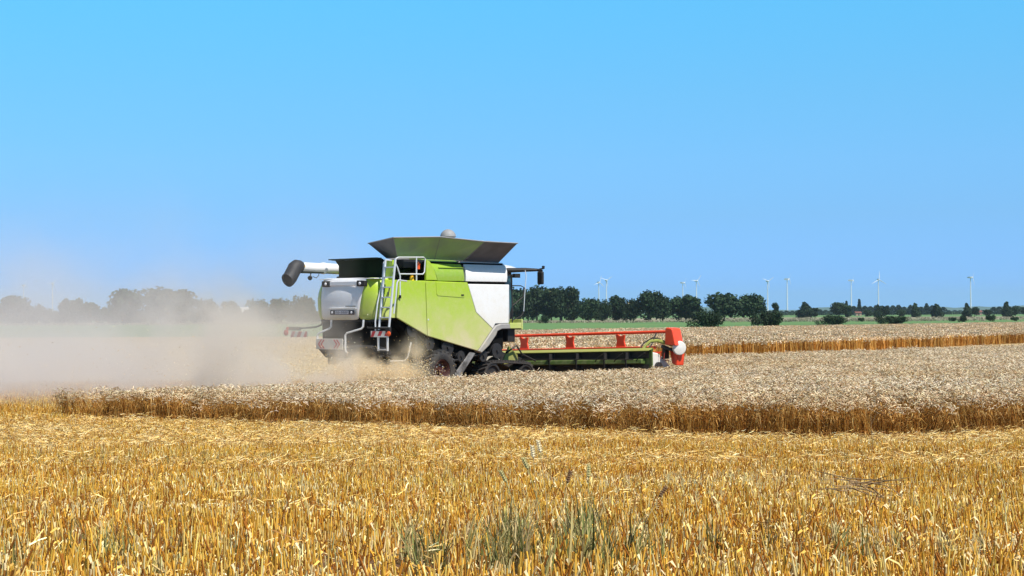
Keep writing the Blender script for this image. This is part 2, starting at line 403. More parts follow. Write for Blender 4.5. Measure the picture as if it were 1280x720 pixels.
# ------------------------------------------------------------------ the standing wheat
BLOCK = [(-11.2, 43.5), (-9.8, 42.2), (-7.4, 41.2), (-4.4, 40.1), (-2.0, 38.9), (0, 37.8), (3.6, 35.8), (6.5, 34.9), (8.7, 35.5), (10.8, 37.1), (16, 41), (30, 54), (60, 82), w2(82, 4.0), w2(47, .4), w2(19, -2), w2(6.9, -3),
         w2(6.9, 5.5), w2(5.9, 5.6), w2(0, 5.1), w2(-8, 4.6), w2(-12.5, 3.4)]
FARB = [(-3, 80.0), (9.7, 97.5), (41, 141), (80, 195), (120, 250), (130, 330), (79, 270), (1.6, 180), (-8, 168)]

near_pts, near_rot, near_scl = [], [], []
sp = .34
for i in range(int((75 + 16) / sp)):
    for j in range(int((120 - 33) / sp)):
        x = -16 + i * sp + random.uniform(-.17, .17); y = 33 + j * sp + random.uniform(-.17, .17)
        if abs(x) > .36 * y + 5 or y > 104: continue
        n1 = noise.noise((x * .9, y * .9, 1.0)) * .5 + noise.noise((x * 2.1, y * 2.1, 7.0)) * .4 + noise.noise((x * .28, y * .28, 5.0)) * .45
        u_, v_ = uv_of(x, y)
        dx = n1 if y < 50 and u_ < 6 or x > 6 and y < 60 else n1 * .3
        if not inpoly(x + dx * .4, y + dx, BLOCK): continue
        if (abs(u_ - 6) < 1.4 and -3 < v_ < 5.7) and u_ < 7.0: continue
        h = .87 + .09 * noise.noise((x * .5, y * .5, 9)) + random.uniform(-.05, .05)
        if x > 0 and y < 46: h += .13 * min(1, x / 5)
        if x < -3: h -= .05
        if y > 66: h += .06
        edge = y < 50 and not inpoly(x + dx * .4, y + dx - .9, BLOCK)
        if edge: h *= random.uniform(.80, 1.06)
        tl = .21 if edge and random.random() < .6 else .10 + (.22 if random.random() < .05 else 0)
        near_pts.append((x, y, ground_z(y) - .01)); near_rot.append((random.gauss(0, tl), random.gauss(0, tl), random.uniform(0, 2*PI))); near_scl.append((1, 1, h))
print('near wheat', len(near_pts))
wc = proto_coll('wheat clumps', [wheat_clump('wheat_clump', .25, 30, False, 1.15) for _ in range(10)])
scatter('standing_wheat', near_pts, near_rot, near_scl, wc)

fp, fr, fs = [], [], []
sp = .85
for i in range(int(150 / sp)):
    for j in range(int(260 / sp)):
        x = -12 + i * sp + random.uniform(-.4, .4); y = 78 + j * sp + random.uniform(-.4, .4)
        if abs(x) > .33 * y + 3: continue
        if not inpoly(x, y, FARB): continue
        fp.append((x, y, 0)); fr.append((random.gauss(0, .05), random.gauss(0, .05), random.uniform(0, 2*PI))); fs.append((1, 1, 1.02 + .12 * noise.noise((x*.12, y*.12, 2)) + random.uniform(-.05, .05)))
print('far wheat', len(fp))
fc = proto_coll('far wheat clumps', [wheat_clump('far_wheat_clump', .65, 80, True, 2.4) for _ in range(8)])
scatter('distant_wheat', fp, fr, fs, fc)

# ------------------------------------------------------------------ stubble rows and loose straw
sc_ = proto_coll('stubble clumps', [stubble_clump('stubble_clump', 17, .34, 1.35) for _ in range(10)] + [stubble_clump('stubble_pale_clump', 17, .34, 1.45, True) for _ in range(5)])
pts, rots, scl, pick = [], [], [], []
y = 6.5
while y < 64:
    step = .155 if y < 22 else .13 if y < 30 else (.16 if y < 46 else .26)
    x0 = -(.36 * y + 6.0); x1 = .36 * y + 6.0; x = x0
    while x < x1:
        x += .30 * random.uniform(.85, 1.15)
        yy = y + .07 * x * .4 + .06 * noise.noise((x * .3, y, 4)) + random.gauss(0, .012)
        if yy > 33 and inpoly(x, yy, BLOCK): continue
        u_, v_ = uv_of(x, yy)
        if yy > 47 and x > 2: continue
        g = noise.noise((x * .45, yy * .8, 11)) + .3 * noise.noise((x * 1.9, yy * 1.9, 13))
        if g < (-.26 if yy < 12.5 else -.36) and random.random() < .85: continue
        h = 1.05 + .3 * noise.noise((x * .25, yy * .5, 21)) + random.uniform(-.15, .15)
        if 23 < yy < 28 or 32 < yy < 42: h *= .66
        pl = noise.noise((x * .22, yy * .75, 41)) + .35 * noise.noise((x * 1.3, yy * 2.2, 43)) + random.gauss(0, .12)
        for yb, wb_ in ((20.6, .5), (15.2, .7), (12.2, .35), (10.3, .3), (32.5, 1.2), (38.5, 3.0)):
            if abs(yy - yb - .5 * noise.noise((x * .2, yb, 0))) < wb_: pl += .22
        pick.append(random.randrange(10, 15) if pl > .29 else random.randrange(0, 10))
        pts.append((x, yy, zfield(x, yy) - .005)); rots.append((random.gauss(0, .06), random.gauss(0, .06), random.choice((0, PI)) + random.gauss(0, .06))); scl.append((1, 1, h))
    y += step
print('stubble', len(pts))
scatter('stubble', pts, rots, scl, sc_, pick=pick)

lc = proto_coll('litter clumps', [litter_clump('straw_litter', 40, .30, .6) for _ in range(8)])
pts, rots, scl = [], [], []
for _ in range(32000):
    y = random.uniform(6.5, 62); x = random.uniform(-1, 1) * (.36 * y + 5)
    if y > 33 and inpoly(x, y, BLOCK): continue
    if y > 47 and x > 2: continue
    w = .02 + .22 * max(0, noise.noise((x * .3, y * .7, 31)))
    if 22.5 < y < 28.5: w += .14
    if 31 < y < 42: w += .38
    if 14.6 < y < 16.4: w += .12
    if random.random() > w: continue
    pts.append((x, y, zfield(x, y) + random.uniform(0, .03 if y < 22 else .08))); rots.append((random.gauss(0, .12), random.gauss(0, .12), random.uniform(0, 2*PI))); s = random.uniform(.8, 1.3); scl.append((s, s, s))
print('litter', len(pts))
scatter('straw_litter', pts, rots, scl, lc)

# weeds between the rows at the photographer's feet
WG = [(.16, .18, .04), (.27, .26, .07), (.40, .33, .11), (.12, .14, .03), (.52, .40, .16), (.58, .45, .2)]
gc = proto_coll('weed tufts', [grass_tuft('weed_tuft', 16, .34, WG, M['grass'], .07, .0045) for _ in range(6)])
pts, rots, scl = [], [], []
def weeds(cx, cy, rx, ry, n, s0=1.0):
    for _ in range(n):
        x = random.gauss(cx, rx); y = random.gauss(cy, ry)
        if y < 6: continue
        pts.append((x, y, zfield(x, y) - .01)); rots.append((random.gauss(0, .15), random.gauss(0, .15), random.uniform(0, 6.28))); s = random.uniform(.6, 1.15) * s0; scl.append((s, s, s))
weeds(.22, 10.15, .36, .6, 48, 1.2); weeds(-2.55, 10.3, .4, .5, 22, .95); weeds(2.0, 10.2, .3, .4, 9, .95); weeds(-.45, 10.0, .3, .4, 10, .9)
weeds(-6.5, 27.5, 2.2, 1.0, 90, .75); weeds(-2.5, 27, 1.5, .8, 45, .7); weeds(6.8, 26.5, 1.6, .8, 40, .7); weeds(1.3, 12.5, 1.2, 1.5, 14, .7)
for _ in range(160):
    y = random.uniform(8, 40); weeds(random.uniform(-1, 1) * .33 * y, y, .2, .2, 1, .7)
scatter('weed_grass', pts, rots, scl, gc)

# ------------------------------------------------------------------ single plants left standing in the stubble
def ear_plant(px_x, y, h, lean, green, label, cat='wheat stalk', grp='single wheat stalks left standing in the stubble'):
    x = px_x; z = zfield(x, y)
    root = empty('wheat_stalk', (x, y, z)); tag(root, label, cat, grp)
    stemc = M['weedstem'] if green else M['drystem']; earc = M['earpale'] if not green else M['eargreen']
    top = Vector((lean[0], lean[1], h)); mid = Vector((lean[0]*.3, lean[1]*.3, h*.55))
    b = MB(); b.tube([(0,0,-.03), mid, top], [.0035, .003, .002], 5); b.build('stem', stemc, root, smooth=True)
    d = (top - mid).normalized(); d = (d + Vector((lean[0], lean[1], 0)) * 1.5).normalized()
    b = MB()
    pts_ = [top + d * (.09 * k / 12) for k in range(13)]
    b.tube(pts_, [.002] + [(.011 if k % 2 else .007) * (1 - .35 * k / 12) for k in range(11)] + [.001], 6)
    side = d.cross(Vector((0, 1, 0))).normalized()
    for k in range(10):                     # spikelets standing off the ear
        p = top + d * (.008 + .0078 * k); s_ = side * (1 if k % 2 else -1)
        b.tube([p, p + s_ * .010 + d * .008, p + s_ * .013 + d * .018], [.003, .005, .0008], 5)
    b.build('ear', earc, root, smooth=True)
    b = MB(); a = rdir()
    p = Vector((0, 0, h * .35))
    sd_ = Vector((-a.y, a.x, 0)) * .004
    b.loft([[q - sd_*w, q + sd_*w, q + sd_*w + Vector((0,0,.0012)), q - sd_*w + Vector((0,0,.0012))] for q, w in ((p, 1), (p + a*.06 + Vector((0,0,.05)), 1), (p + a*.12 + Vector((0,0,.05)), .8), (p + a*.17 + Vector((0,0,-.01)), .15))]); b.build('leaf', stemc, root)
M['weedstem'] = mat('green_straw_stem', (.34, .33, .12), .7, var=.3, nscale=30); M['drystem'] = mat('dry_stem', (.55, .40, .18), .7, var=.3, nscale=30)
M['earpale'] = mat('pale_ear', (.74, .64, .40), .7, var=.25, nscale=60); M['eargreen'] = mat('grey_green_ear', (.44, .40, .16), .7, var=.3, nscale=60); M['eardark'] = mat('dark_ear', (.17, .09, .04), .8, var=.3, nscale=60)
ear_plant(.165, 11.5, .60, (-.03, 0), False, 'bleached upright wheat ear, left one of the pair in the weeds')
ear_plant(.235, 11.7, .63, (-.05, .02), False, 'tallest pale wheat ear, standing beside its twin in the weeds')
ear_plant(.20, 11.3, .53, (-.10, 0), True, 'greenish wheat ear tilted left of the pale pair')
ear_plant(.06, 11.2, .45, (-.10, 0), True, 'short grey-green wheat ear leaning outermost left of the weedy clump')
ear_plant(.48, 11.4, .47, (.01, .03), True, 'straight greenish wheat ear alone right of the pale pair')
M['earpale'] = M['eardark']
ear_plant(.29, 11.4, .44, (.06, 0), False, 'dark brown wheat ear leaning right beside the pale pair')
ear_plant(.84, 11.6, .34, (.12, 0), False, 'brown bent stalk with dark ear right of the weedy clump')

# heap of dead twigs on the stubble
b = MB()
for k in range(16):
    p = Vector((random.uniform(-.02, .1), random.uniform(-.1, .1), .12 + random.uniform(0, .1)))
    pts_ = [p]; d = Vector((.85, -.45, -.10 + random.gauss(0, .12))).normalized() if k < 11 else rdir()
    for q in range(5):
        d = (d + Vector((random.gauss(0, .16), random.gauss(0, .16), random.gauss(0, .12)))).normalized(); pts_.append(pts_[-1] + d * random.uniform(.05, .11))
    b.tube(pts_, [.006, .006, .005, .004, .003, .002], 5)
o = b.build('twig_heap', M['twig'], smooth=True); o.location = (2.86, 14.9, zfield(2.78, 14.9) + .10)
tag(o, 'heap of bent dry brown twigs lying across the stubble at the right', 'twigs')
b = MB(); b.tube([(0,0,-.03),(.01,0,.35),(-.005,.01,.72),(.0,.01,.98)], [.005,.004,.003,.0015], 5)
for zz in (.4, .62, .8): b.tube([(0,0,zz),(.05,.02,zz+.08),(.06,.02,zz+.14)], [.002,.002,.001], 4)
o = b.build('dry_weed', M['twig'], smooth=True); o.location = (5.05, 24.8, zfield(5.05, 24.8)); tag(o, 'thin tall dry weed stem standing alone in front of the wheat edge', 'weed')

# ------------------------------------------------------------------ the combine harvester
harv = empty('combine_harvester', (OX, OY, 0.0), HEAD)
tag(harv, 'green and white combine harvester with red reel cutting wheat in a dust cloud', 'combine harvester')
def P(b, name, m, parent=None, bevel=0.0, smooth=False, angle=35): return b.build(name, m, parent or harv, bevel, smooth, True, angle)

# chassis and inner hull
b = MB(); hull = [(-2.15, 2.4), (-.7, 1.45), (1.5, 1.0), (3.2, 1.35), (3.35, 3.6), (3.2, 4.2), (-.55, 4.2), (-.6, 3.5), (-2.15, 3.5)]
b.plate(hull, -1.45, 1.45); P(b, 'hull', M['pit'], bevel=.03)
b = MB(); b.box((-2.6,-.95,.95),(3.6,-.75,1.35)); b.box((-2.6,.75,.95),(3.6,.95,1.35)); b.box((-.25,-1.35,.55),(.25,1.35,.85)); b.box((-1.2,-.7,1.0),(3.2,.7,1.6)); P(b, 'chassis', M['pit'], bevel=.02)
# belly machinery: pulleys, belts, pipes behind the wheel
b = MB()
for (u, z, r) in ((.35, 1.45, .28), (1.0, 1.15, .18), (-.5, 1.6, .22), (-1.3, 2.05, .25), (2.1, 1.15, .2), (2.8, 1.3, .25)):
    for s in (1, -1): b.lathe((u, s*1.42, z), (0, s, 0), [(0, r), (.03, r), (.035, r*.8), (.07, r*.8), (.075, r), (.11, r), (.11, .05), (.16, .05)], 20)
for s in (1, -1):
    b.tube([(.35, s*1.48, 1.74), (-.5, s*1.48, 1.83)], .02, 6); b.tube([(-.5, s*1.48, 1.4), (1.0, s*1.48, .97)], .02, 6); b.tube([(-1.6,s*1.5,2.3),(-.4,s*1.5,1.35),(.5,s*1.5,1.0),(2.4,s*1.5,1.25)], .03, 6)
    b.box((1.0, s*1.2, .8), (1.06, s*1.5, 1.35)); b.box((-1.15, s*1.2, 1.1), (-1.05, s*1.5, 2.0))
P(b, 'belt_drive', M['dark'], smooth=True)

def side(sg):
    """side cladding; sg +1 = the machine's right"""
    def v(x): return sg * x
    b = MB(); b.plate([(-1.99, 3.59), (-2.07, 2.41), (-.70, 1.84), (-.78, 3.58)], v(1.54), v(1.61)); P(b, 'rear_side_panel', M['green'], bevel=.02)
    b = MB(); b.plate([(-.765, 3.58), (-.685, 1.835), (1.70, 1.32), (1.80, 1.40), (2.46, 2.03), (1.64, 2.57), (1.23, 3.55)], v(1.54), v(1.615)); sp_ = P(b, 'front_side_panel', M['green'], bevel=.02)
    b = MB(); b.plate([(-.30, 3.545), (-.27, 3.16), (-.20, 3.11), (1.05, 3.05), (1.10, 3.10), (1.17, 3.545)], v(1.615), v(1.628)); P(b, 'hatch', M['green'], sp_, bevel=.008)
    b = MB(); b.box((.9, v(1.628), 3.12), (1.02, v(1.645), 3.16)); P(b, 'handle', M['black'], sp_)
    b = MB(); b.lathe((-.66, v(1.612), 2.35), (0, sg, 0), [(0,.03),(.012,.03),(.014,.012)], 10); P(b, 'catch', M['steel'], sp_)
    b = MB(); b.plate([(1.255, 3.50), (1.665, 2.575), (2.48, 2.04), (2.62, 2.20), (3.30, 2.21), (3.34, 3.50)], v(1.54), v(1.612)); P(b, 'white_side_panel', M['white'], bevel=.02)
    # grey wheel-arch strip
    b = MB(); cl = [(1.72, 1.27), (2.10, 1.63), (2.46, 1.98), (2.62, 2.10), (2.85, 2.155), (3.30, 2.16)]; th = [.03, .15, .16, .15, .14, .14]
    up = [(u, z + .04) for u, z in cl]; lo = [(u + .15 * (1 if i < 3 else .4), z - t) for i, ((u, z), t) in enumerate(zip(cl, th))]
    b.plate(up + lo[::-1], v(1.40), v(1.66)); P(b, 'fender', M['fender'], bevel=.03, smooth=True, angle=50)
    # shoulders above the seam: curved green bonnet and white tank side
    def shoulder(u0, u1, du_top, name, m, top=4.30):
        prof = [(1.56, 3.585), (1.58, 3.75), (1.56, 3.95), (1.48, 4.12), (1.34, 4.23), (1.1, top - .02), (.6, top)]
        b = MB(); r0 = [(u0 + du_top * (z - 3.58) / .72, v(w), z) for w, z in prof] + [(u0, v(.6), 3.585)]
        r1 = [(u1 - .10 * (z - 3.58) / .72 * (1 if du_top else -.3), v(w), z) for w, z in prof] + [(u1, v(.6), 3.585)]
        b.loft([r0, r1]); return P(b, name, m, bevel=.015, smooth=True, angle=50)
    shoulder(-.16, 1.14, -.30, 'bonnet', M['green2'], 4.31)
    sh = shoulder(1.20, 3.28, 0, 'tank_side', M['white'], 4.24)
    b = MB(); b.box((-.1, v(1.582), 4.015), (1.08, v(1.545), 4.03)); P(b, 'crease', M['green'])
    # curved cheek between engine bay and bonnet
    b = MB(); b.plate([(-.72, 3.60), (-.70, 4.24), (-.55, 4.20), (-.42, 4.05), (-.30, 3.85), (-.20, 3.60)], v(1.50), v(1.60)); P(b, 'cheek', M['green'], bevel=.02)
    # waist ledge
    b = MB(); b.plate([(-1.98, 3.50), (-1.98, 3.585), (-.74, 3.585), (-.74, 3.50)], v(.9), v(1.60)); P(b, 'engine_deck', M['green'], bevel=.015)
    # inclined scraped shield before the front track
    b = MB(); b.slab([(.62, v(1.52), .52), (.98, v(1.52), .50), (1.68, v(1.55), 1.24), (1.42, v(1.55), 1.28)], .05); P(b, 'shield', M['dirty'], bevel=.01)
side(1); side(-1)

# engine bay behind the rail
b = MB(); b.box((-1.95, -1.0, 3.59), (-.70, .95, 4.24)); P(b, 'engine_block', M['pit'], bevel=.03)
b = MB()
for k in range(9): b.box((-1.9 + k*.13, .95, 3.75), (-1.86 + k*.13, 1.0, 4.15))
b.tube([(-1.7, 1.05, 3.75), (-1.3, 1.12, 3.9), (-.9, 1.05, 4.0)], .05, 8); P(b, 'radiator', M['shade_green'])
b = MB(); b.lathe((-.86, 1.38, 3.95), (0, 0, 1), [(0,.0),(0,.055),(.17,.055),(.20,.03),(.25,.02)], 12); b.tube([(-.86,1.38,4.16),(-.86,1.46,4.1)], .012, 6); P(b, 'fire_extinguisher', M['orange'], smooth=True)
b = MB(); b.lathe((-1.2, 1.42, 3.585), (0, 0, 1), [(0,.07),(.12,.07),(.13,.045),(.18,.045),(.19,.07),(.23,.07),(.23,0)], 12); P(b, 'filler_cap', M['yellow'], smooth=True)
# rear screen above the hood and the narrow green post behind the ladder
b = MB(); b.plate_u([(-1.16, 4.25), (.92, 4.27), (.85, 3.66), (-1.0, 3.70), (-1.0, 4.08)], -2.04, -1.97); b.slab([(-2.04, -1.2, 4.25), (-2.04, .92, 4.27), (-2.26, .90, 4.28), (-2.26, -1.25, 4.27)], .03); P(b, 'rear_screen', M['shade_green'])  # panel colour holds its deep shade; the overhanging lip is shaped to shade it
b = MB(); b.box((-2.06, 1.08, 3.60), (-1.96, 1.40, 4.22)); P(b, 'corner_post', M['green'], bevel=.02)

# rear hood
def hood_ring(z, dv=0.0, du=0.0):
    r = .60 + .28 * min(1, max(0, (z - 2.36) / 1.2))      # where the white ends on the right, sweeping outwards to the top
    return [(u, w, z) for u, w in [(-2.02, -1.46 - dv), (-2.40, -1.45 - dv), (-2.62 + du, -1.36 - dv), (-2.74 + du, -1.04), (-2.80 + du, -.6), (-2.82 + du, -.2), (-2.80 + du, .2), (-2.76 + du, r), (-2.64 + du, 1.16 + dv*.5), (-2.38, 1.36 + dv), (-2.02, 1.46 + dv)]]
levels = [(2.36, -.07, .06), (2.48, 0, 0), (2.8, .03, -.02), (3.1, .035, -.03), (3.4, -.06, .02), (3.6, -.20, .07), (3.66, -.24, .14)]
rings = [hood_ring(z, dv, du) for z, dv, du in levels]
def hood_piece(i0, i1, off, name, m):
    b = MB(); sel = [[(u - off, w, z) for u, w, z in r[i0:i1+1]] for r in rings]
    b.loft(sel, caps=False, closed=False); o = P(b, name, m, smooth=True, angle=60)
    ms = o.modifiers.new('sub', 'SUBSURF'); ms.levels = 2; ms.render_levels = 2
    md = o.modifiers.new('solid', 'SOLIDIFY'); md.thickness = .03; md.offset = 0
    return o
hoodo = hood_piece(0, 3, 0, 'hood_corner', M['green']); hood_piece(7, 10, 0, 'hood_corner', M['green'])
hp = hood_piece(3, 7, .006, 'rear_hood', M['hood'])
b = MB(); b.plate([(-2.70, 3.63), (-2.70, 3.655), (-1.98, 3.68), (-1.98, 3.63)], -1.22, 1.22); P(b, 'hood_top', M['hood'], bevel=.01)
b = MB(); b.box((-2.62, -1.22, 2.30), (-2.0, 1.22, 2.37)); P(b, 'hood_floor', M['black'])
# light bar with two tail lamp clusters
for s in (-1, 1):
    b = MB(); b.box((-2.86, s*.78 - .17, 3.40), (-2.70, s*.78 + .17, 3.585)); tl = P(b, 'tail_light', M['black'], bevel=.025)
    b = MB(); b.lathe((-2.86, s*.76, 3.49), (-1, 0, 0), [(0,.05),(.012,.045),(.02,.03),(.022,0)], 14); P(b, 'lens', M['lamp'], tl, smooth=True)
b = MB(); b.box((-2.845, -.6, 3.42), (-2.80, .6, 3.57)); P(b, 'light_bar', M['hood'], bevel=.03)
b = MB(); b.box((-2.88, -.60, 2.70), (-2.84, .60, 2.735)); P(b, 'handle_bar', M['stripe_w'], bevel=.008)
b = MB(); b.box((-2.872, -.55, 2.515), (-2.84, .50, 2.665)); npl = P(b, 'plate_holder', M['ink'], bevel=.01)
b = MB(); b.box((-2.880, -.31, 2.535), (-2.873, .27, 2.645))
x = -.27
for w_, hgt in ((.05,.07),(.05,.07),(.03,.02),(.05,.07),(.05,.07),(.05,.07),(.05,.07)):     # unreadable characters, as blurred in the photograph
    b.box((-2.884, x, 2.590 - hgt/2), (-2.8805, x + .012, 2.590 + hgt/2), 1); b.box((-2.884, x + w_ - .012, 2.590 - hgt/2), (-2.8805, x + w_, 2.590 + hgt/2), 1); b.box((-2.884, x + .012, 2.590 + hgt/2 - .012), (-2.8805, x + w_ - .012, 2.590 + hgt/2), 1); x += .078
P(b, 'number_plate', [M['plate_w'], M['ink']], npl)
for s in (-.46, .40):
    b = MB(); b.lathe((-2.873, s, 2.59), (-1,0,0), [(0,.04),(.01,.035),(.012,0)], 10); P(b, 'plate_lamp', M['lamp'], npl)
b = MB(); b.lathe((-2.60, -1.25, 2.62), (-.8, -.6, 0), [(0.02,.10),(.03,.10),(.035,.075),(.035,.0)], 18); P(b, 'round_sticker', M['stripe_w'])
b = MB(); b.box((-2.852, .12, 2.765), (-2.845, .56, 2.80)); P(b, 'script_badge', M['fender'])

# straw chopper box, guards and warning board
b = MB(); b.plate([(-2.72, 2.30), (-2.70, 1.62), (-2.2, 1.25), (-1.4, 1.3), (-1.4, 2.30)], -1.08, 1.08); P(b, 'chopper', M['pit'], bevel=.03)
b = MB(); b.plate([(-2.9, 1.50), (-2.75, 1.58), (-2.0, 1.45), (-2.0, 1.28), (-2.5, 1.15)], -1.15, 1.25); P(b, 'straw_spreader', M['dark'], bevel=.03)
def guard(v0, v1, zb):
    b = MB(); b.tube([(-2.74, v1, 2.36), (-2.76, v1, 2.14), (-2.80, v1 - .04, 2.08), (-2.92, v0 + .06, 1.95), (-2.94, v0, 1.88), (-2.94, v0, zb + .1), (-2.94, v0 + .03, zb + .03), (-2.93, v0 + .10, zb)], .033, 8); P(b, 'tube_guard', M['steel'], smooth=True)
guard(-1.05, -.62, 1.66); guard(.20, .80, 1.33)
b = MB(); b.box((-2.985, -1.08, 1.43), (-2.95, .12, 1.77)); wb = P(b, 'warning_board', M['board'], bevel=.006)
for sgn, c0 in ((-1, -.98), (1, .02)):
    b = MB()
    for k in range(2):
        x = c0 - sgn * .12 * k; zc = 1.60
        for zz in (1, -1):
            b.slab([(-2.989, x, zc), (-2.989, x - sgn*.06, zc), (-2.989, x - sgn*.19, zc + zz*.14), (-2.989, x - sgn*.13, zc + zz*.14)], .003)
    P(b, 'chevron', M['stripe_r'], wb)
# marker arms with striped plates
def marker(v0, v1, z, bar):
    b = MB(); b.box((-2.79, v0, z - .095), (-2.765, v1, z + .095)); pl = P(b, 'marker_plate', M['stripe_w'], bevel=.004)
    b = MB(); w = (v1 - v0) / 5
    for k in range(3):
        a = v0 + w * (2*k - .15); c = a + w * .95
        f = lambda q: min(max(q, v0), v1)
        b.slab([(-2.7905, f(a), z - .09), (-2.7905, f(c), z - .09), (-2.7905, f(c + .10), z + .09), (-2.7905, f(a + .10), z + .09)], -.003)
    P(b, 'stripes', M['stripe_r'], pl)
    return pl
ml = marker(-2.45, -1.68, 1.90, None); mr_ = marker(1.16, 1.90, 1.92, None)
b = MB(); b.box((-2.84, -2.62, 2.02), (-2.74, -2.0, 2.14)); P(b, 'lamp_box', M['black'], bevel=.02)
b = MB(); b.lathe((-2.86, -2.58, 1.95), (-1, 0, 0), [(0,.10),(.03,.095),(.05,.05),(.05,0)], 14); b.lathe((-2.86, -2.52, 2.08), (-1, 0, 0), [(0,.06),(.03,.05),(.04,0)], 12); P(b, 'reflector', M['redlens'], smooth=True)
b = MB(); b.tube([(-2.70, -1.02, 2.34), (-2.76, -1.06, 2.2), (-2.78, -1.30, 2.13), (-2.79, -2.2, 2.08)], .03, 8); P(b, 'marker_arm', M['black'], smooth=True)
b = MB(); b.tube([(-2.70, .95, 2.13), (-2.76, 1.0, 2.11), (-2.77, 1.95, 2.10)], .035, 8); b.box((-2.80, 1.80, 1.95), (-2.72, 1.98, 2.12)); P(b, 'marker_arm', M['black'], smooth=True)
b = MB(); b.lathe((-2.80, 1.95, 1.93), (-1, 0, 0), [(0,.08),(.03,.075),(.05,.03),(.05,0)], 12); P(b, 'reflector', M['orange'], smooth=True)

# ladder and hand rails
def lad_u(z): return -2.45 - .30 * (4.2 - z) / 2.15
b = MB()
for v_ in (1.48, 1.90): b.loft([[(lad_u(z) - .035, v_ - .017, z), (lad_u(z) + .03, v_ - .017, z), (lad_u(z) + .03, v_ + .017, z), (lad_u(z) - .035, v_ + .017, z)] for z in (2.05, 4.24)])
ladd = P(b, 'ladder', M['steel'])
z = 2.12
while z < 4.15:
    b = MB(); b.box((lad_u(z) - .04, 1.50, z - .018), (lad_u(z) + .05, 1.88, z + .018)); P(b, 'rung', M['steel'], ladd); z += .31
b = MB()
for v_ in (1.47, 1.86): b.box((-2.80, v_ - .025, 1.40), (-2.74, v_ + .025, 1.86))
for zz in (1.42, 1.82): b.box((-2.80, 1.47, zz), (-2.72, 1.86, zz + .04))
P(b, 'folding_step', M['steel'], bevel=.006)
def rail(pts_, name='hand_rail', r=.022, m='steel'):
    b = MB(); b.tube(pts_, r, 8); return P(b, name, M[m], smooth=True)
rail([(-2.1, 1.40, 4.20), (-2.36, 1.38, 4.21), (-2.42, 1.37, 4.12), (-2.46, 1.36, 3.6), (-2.66, 1.34, 2.9), (-2.76, 1.33, 2.3), (-2.76, 1.34, 2.02)], r=.023)
rail([(-2.0, 1.95, 3.55), (-2.40, 1.98, 3.58), (-2.46, 1.98, 3.5), (-2.52, 1.99, 3.1), (-2.62, 1.99, 2.55)], r=.023)
rail([(-1.95, 1.62, 3.05), (-1.93, 1.60, 3.72), (-2.02, 1.58, 3.98), (-2.10, 1.56, 4.12), (-2.06, 1.55, 4.26), (-1.95, 1.55, 4.30), (-.80, 1.55, 4.325), (-.72, 1.55, 4.28), (-.76, 1.55, 3.86), (-.84, 1.55, 3.79), (-1.92, 1.58, 3.78)], 'platform_rail', .023)
rail([(-1.13, 1.55, 3.55), (-1.13, 1.55, 4.31)], 'rail_post', .024)
# green corner behind the ladder, black mechanism
b = MB(); b.slab([(-2.02, 1.46, 2.42), (-2.02, 1.46, 3.56), (-1.96, 1.58, 3.56), (-1.96, 1.58, 2.42)], .02); b.slab([(-2.36, 1.36, 2.42), (-2.36, 1.36, 3.60), (-1.98, 1.50, 3.60), (-1.98, 1.50, 2.42)], .02); P(b, 'corner_panel', M['green'])
b = MB(); b.tube([(-2.3,1.5,3.35),(-2.5,1.62,3.05)], .02, 6); P(b, 'ladder_strut', M['black'])
b = MB(); b.box((-2.0,1.60,3.02),(-1.94,1.66,3.12)); P(b, 'latch', M['black'])
b = MB(); b.box((-2.75,1.3,1.28),(-2.5,1.75,1.38)); b.tube([(-2.6,1.5,1.3),(-2.3,1.6,1.15),(-1.9,1.62,1.2)], .03, 6); P(b, 'ladder_hinge', M['black'])
b = MB(); b.tube([(-2.55,1.75,1.08),(-1.9,1.75,1.08),(-1.75,1.75,1.2),(-1.6,1.75,1.65)], .024, 6); P(b, 'tail_guard', M['steel'], smooth=True)

# grain tank covers, opened into a funnel
lo = [(-1.50,.60,4.30), (-1.77,1.34,4.29), (1.32,1.36,4.26), (3.15,1.30,4.23), (3.45,-.9,4.23), (.6,-.9,4.28)]
hi = [(-2.02,.30,4.77), (-2.35,1.72,4.90), (-.45,1.96,4.97), (1.45,2.17,4.87), (3.10,2.18,4.86), (4.25,.72,4.93), (4.55,-.35,5.04), (4.2,-1.25,5.03), (.35,-1.3,4.84)]
def sheet(q, name, m):
    b = MB(); b.slab(q, .022) if len(q) == 4 else b.loft([[Vector(p) for p in q], [Vector(p) + Vector((0, 0, .02)) for p in q]]); return P(b, name, m)
def flap(quads, name, m, t=.02):
    b = MB()
    for q in quads: b.loft([[Vector(p) for p in q], [Vector(p) + Vector((0, -t, t*.5)) for p in q]])
    return P(b, name, M[m])
mid_lo = tuple(a + (c - a) * .55 for a, c in zip(lo[1], lo[2])); mid_hi = hi[2]
flap([[lo[1], mid_lo, hi[2], hi[1]], [mid_lo, lo[2], hi[3], hi[2]]], 'tank_cover', 'cover')
flap([[lo[0], lo[1], hi[1], hi[0]]], 'rear_cover', 'cover2')
flap([[lo[2], lo[3], hi[4], hi[3]]], 'front_cover', 'cover2')
flap([[lo[3], lo[4], hi[6], hi[5]], [lo[3], hi[5], hi[4]]], 'front_cover', 'cover2')
flap([[lo[4], lo[5], hi[8], hi[7]], [lo[4], hi[7], hi[6]], [lo[5], lo[0], hi[0], hi[8]]], 'far_cover', 'cover2')
b = MB(); b.tube([hi[0], hi[1], hi[2], hi[3], hi[4]], .02, 6); b.tube([hi[4], hi[5], hi[6], hi[7], hi[8], hi[0]], .02, 6); b.tube([lo[2], hi[3]], .018, 6); b.tube([mid_lo, mid_hi], .01, 6); b.tube([lo[1], hi[1]], .012, 6); P(b, 'cover_frame', M['fender'], smooth=True)
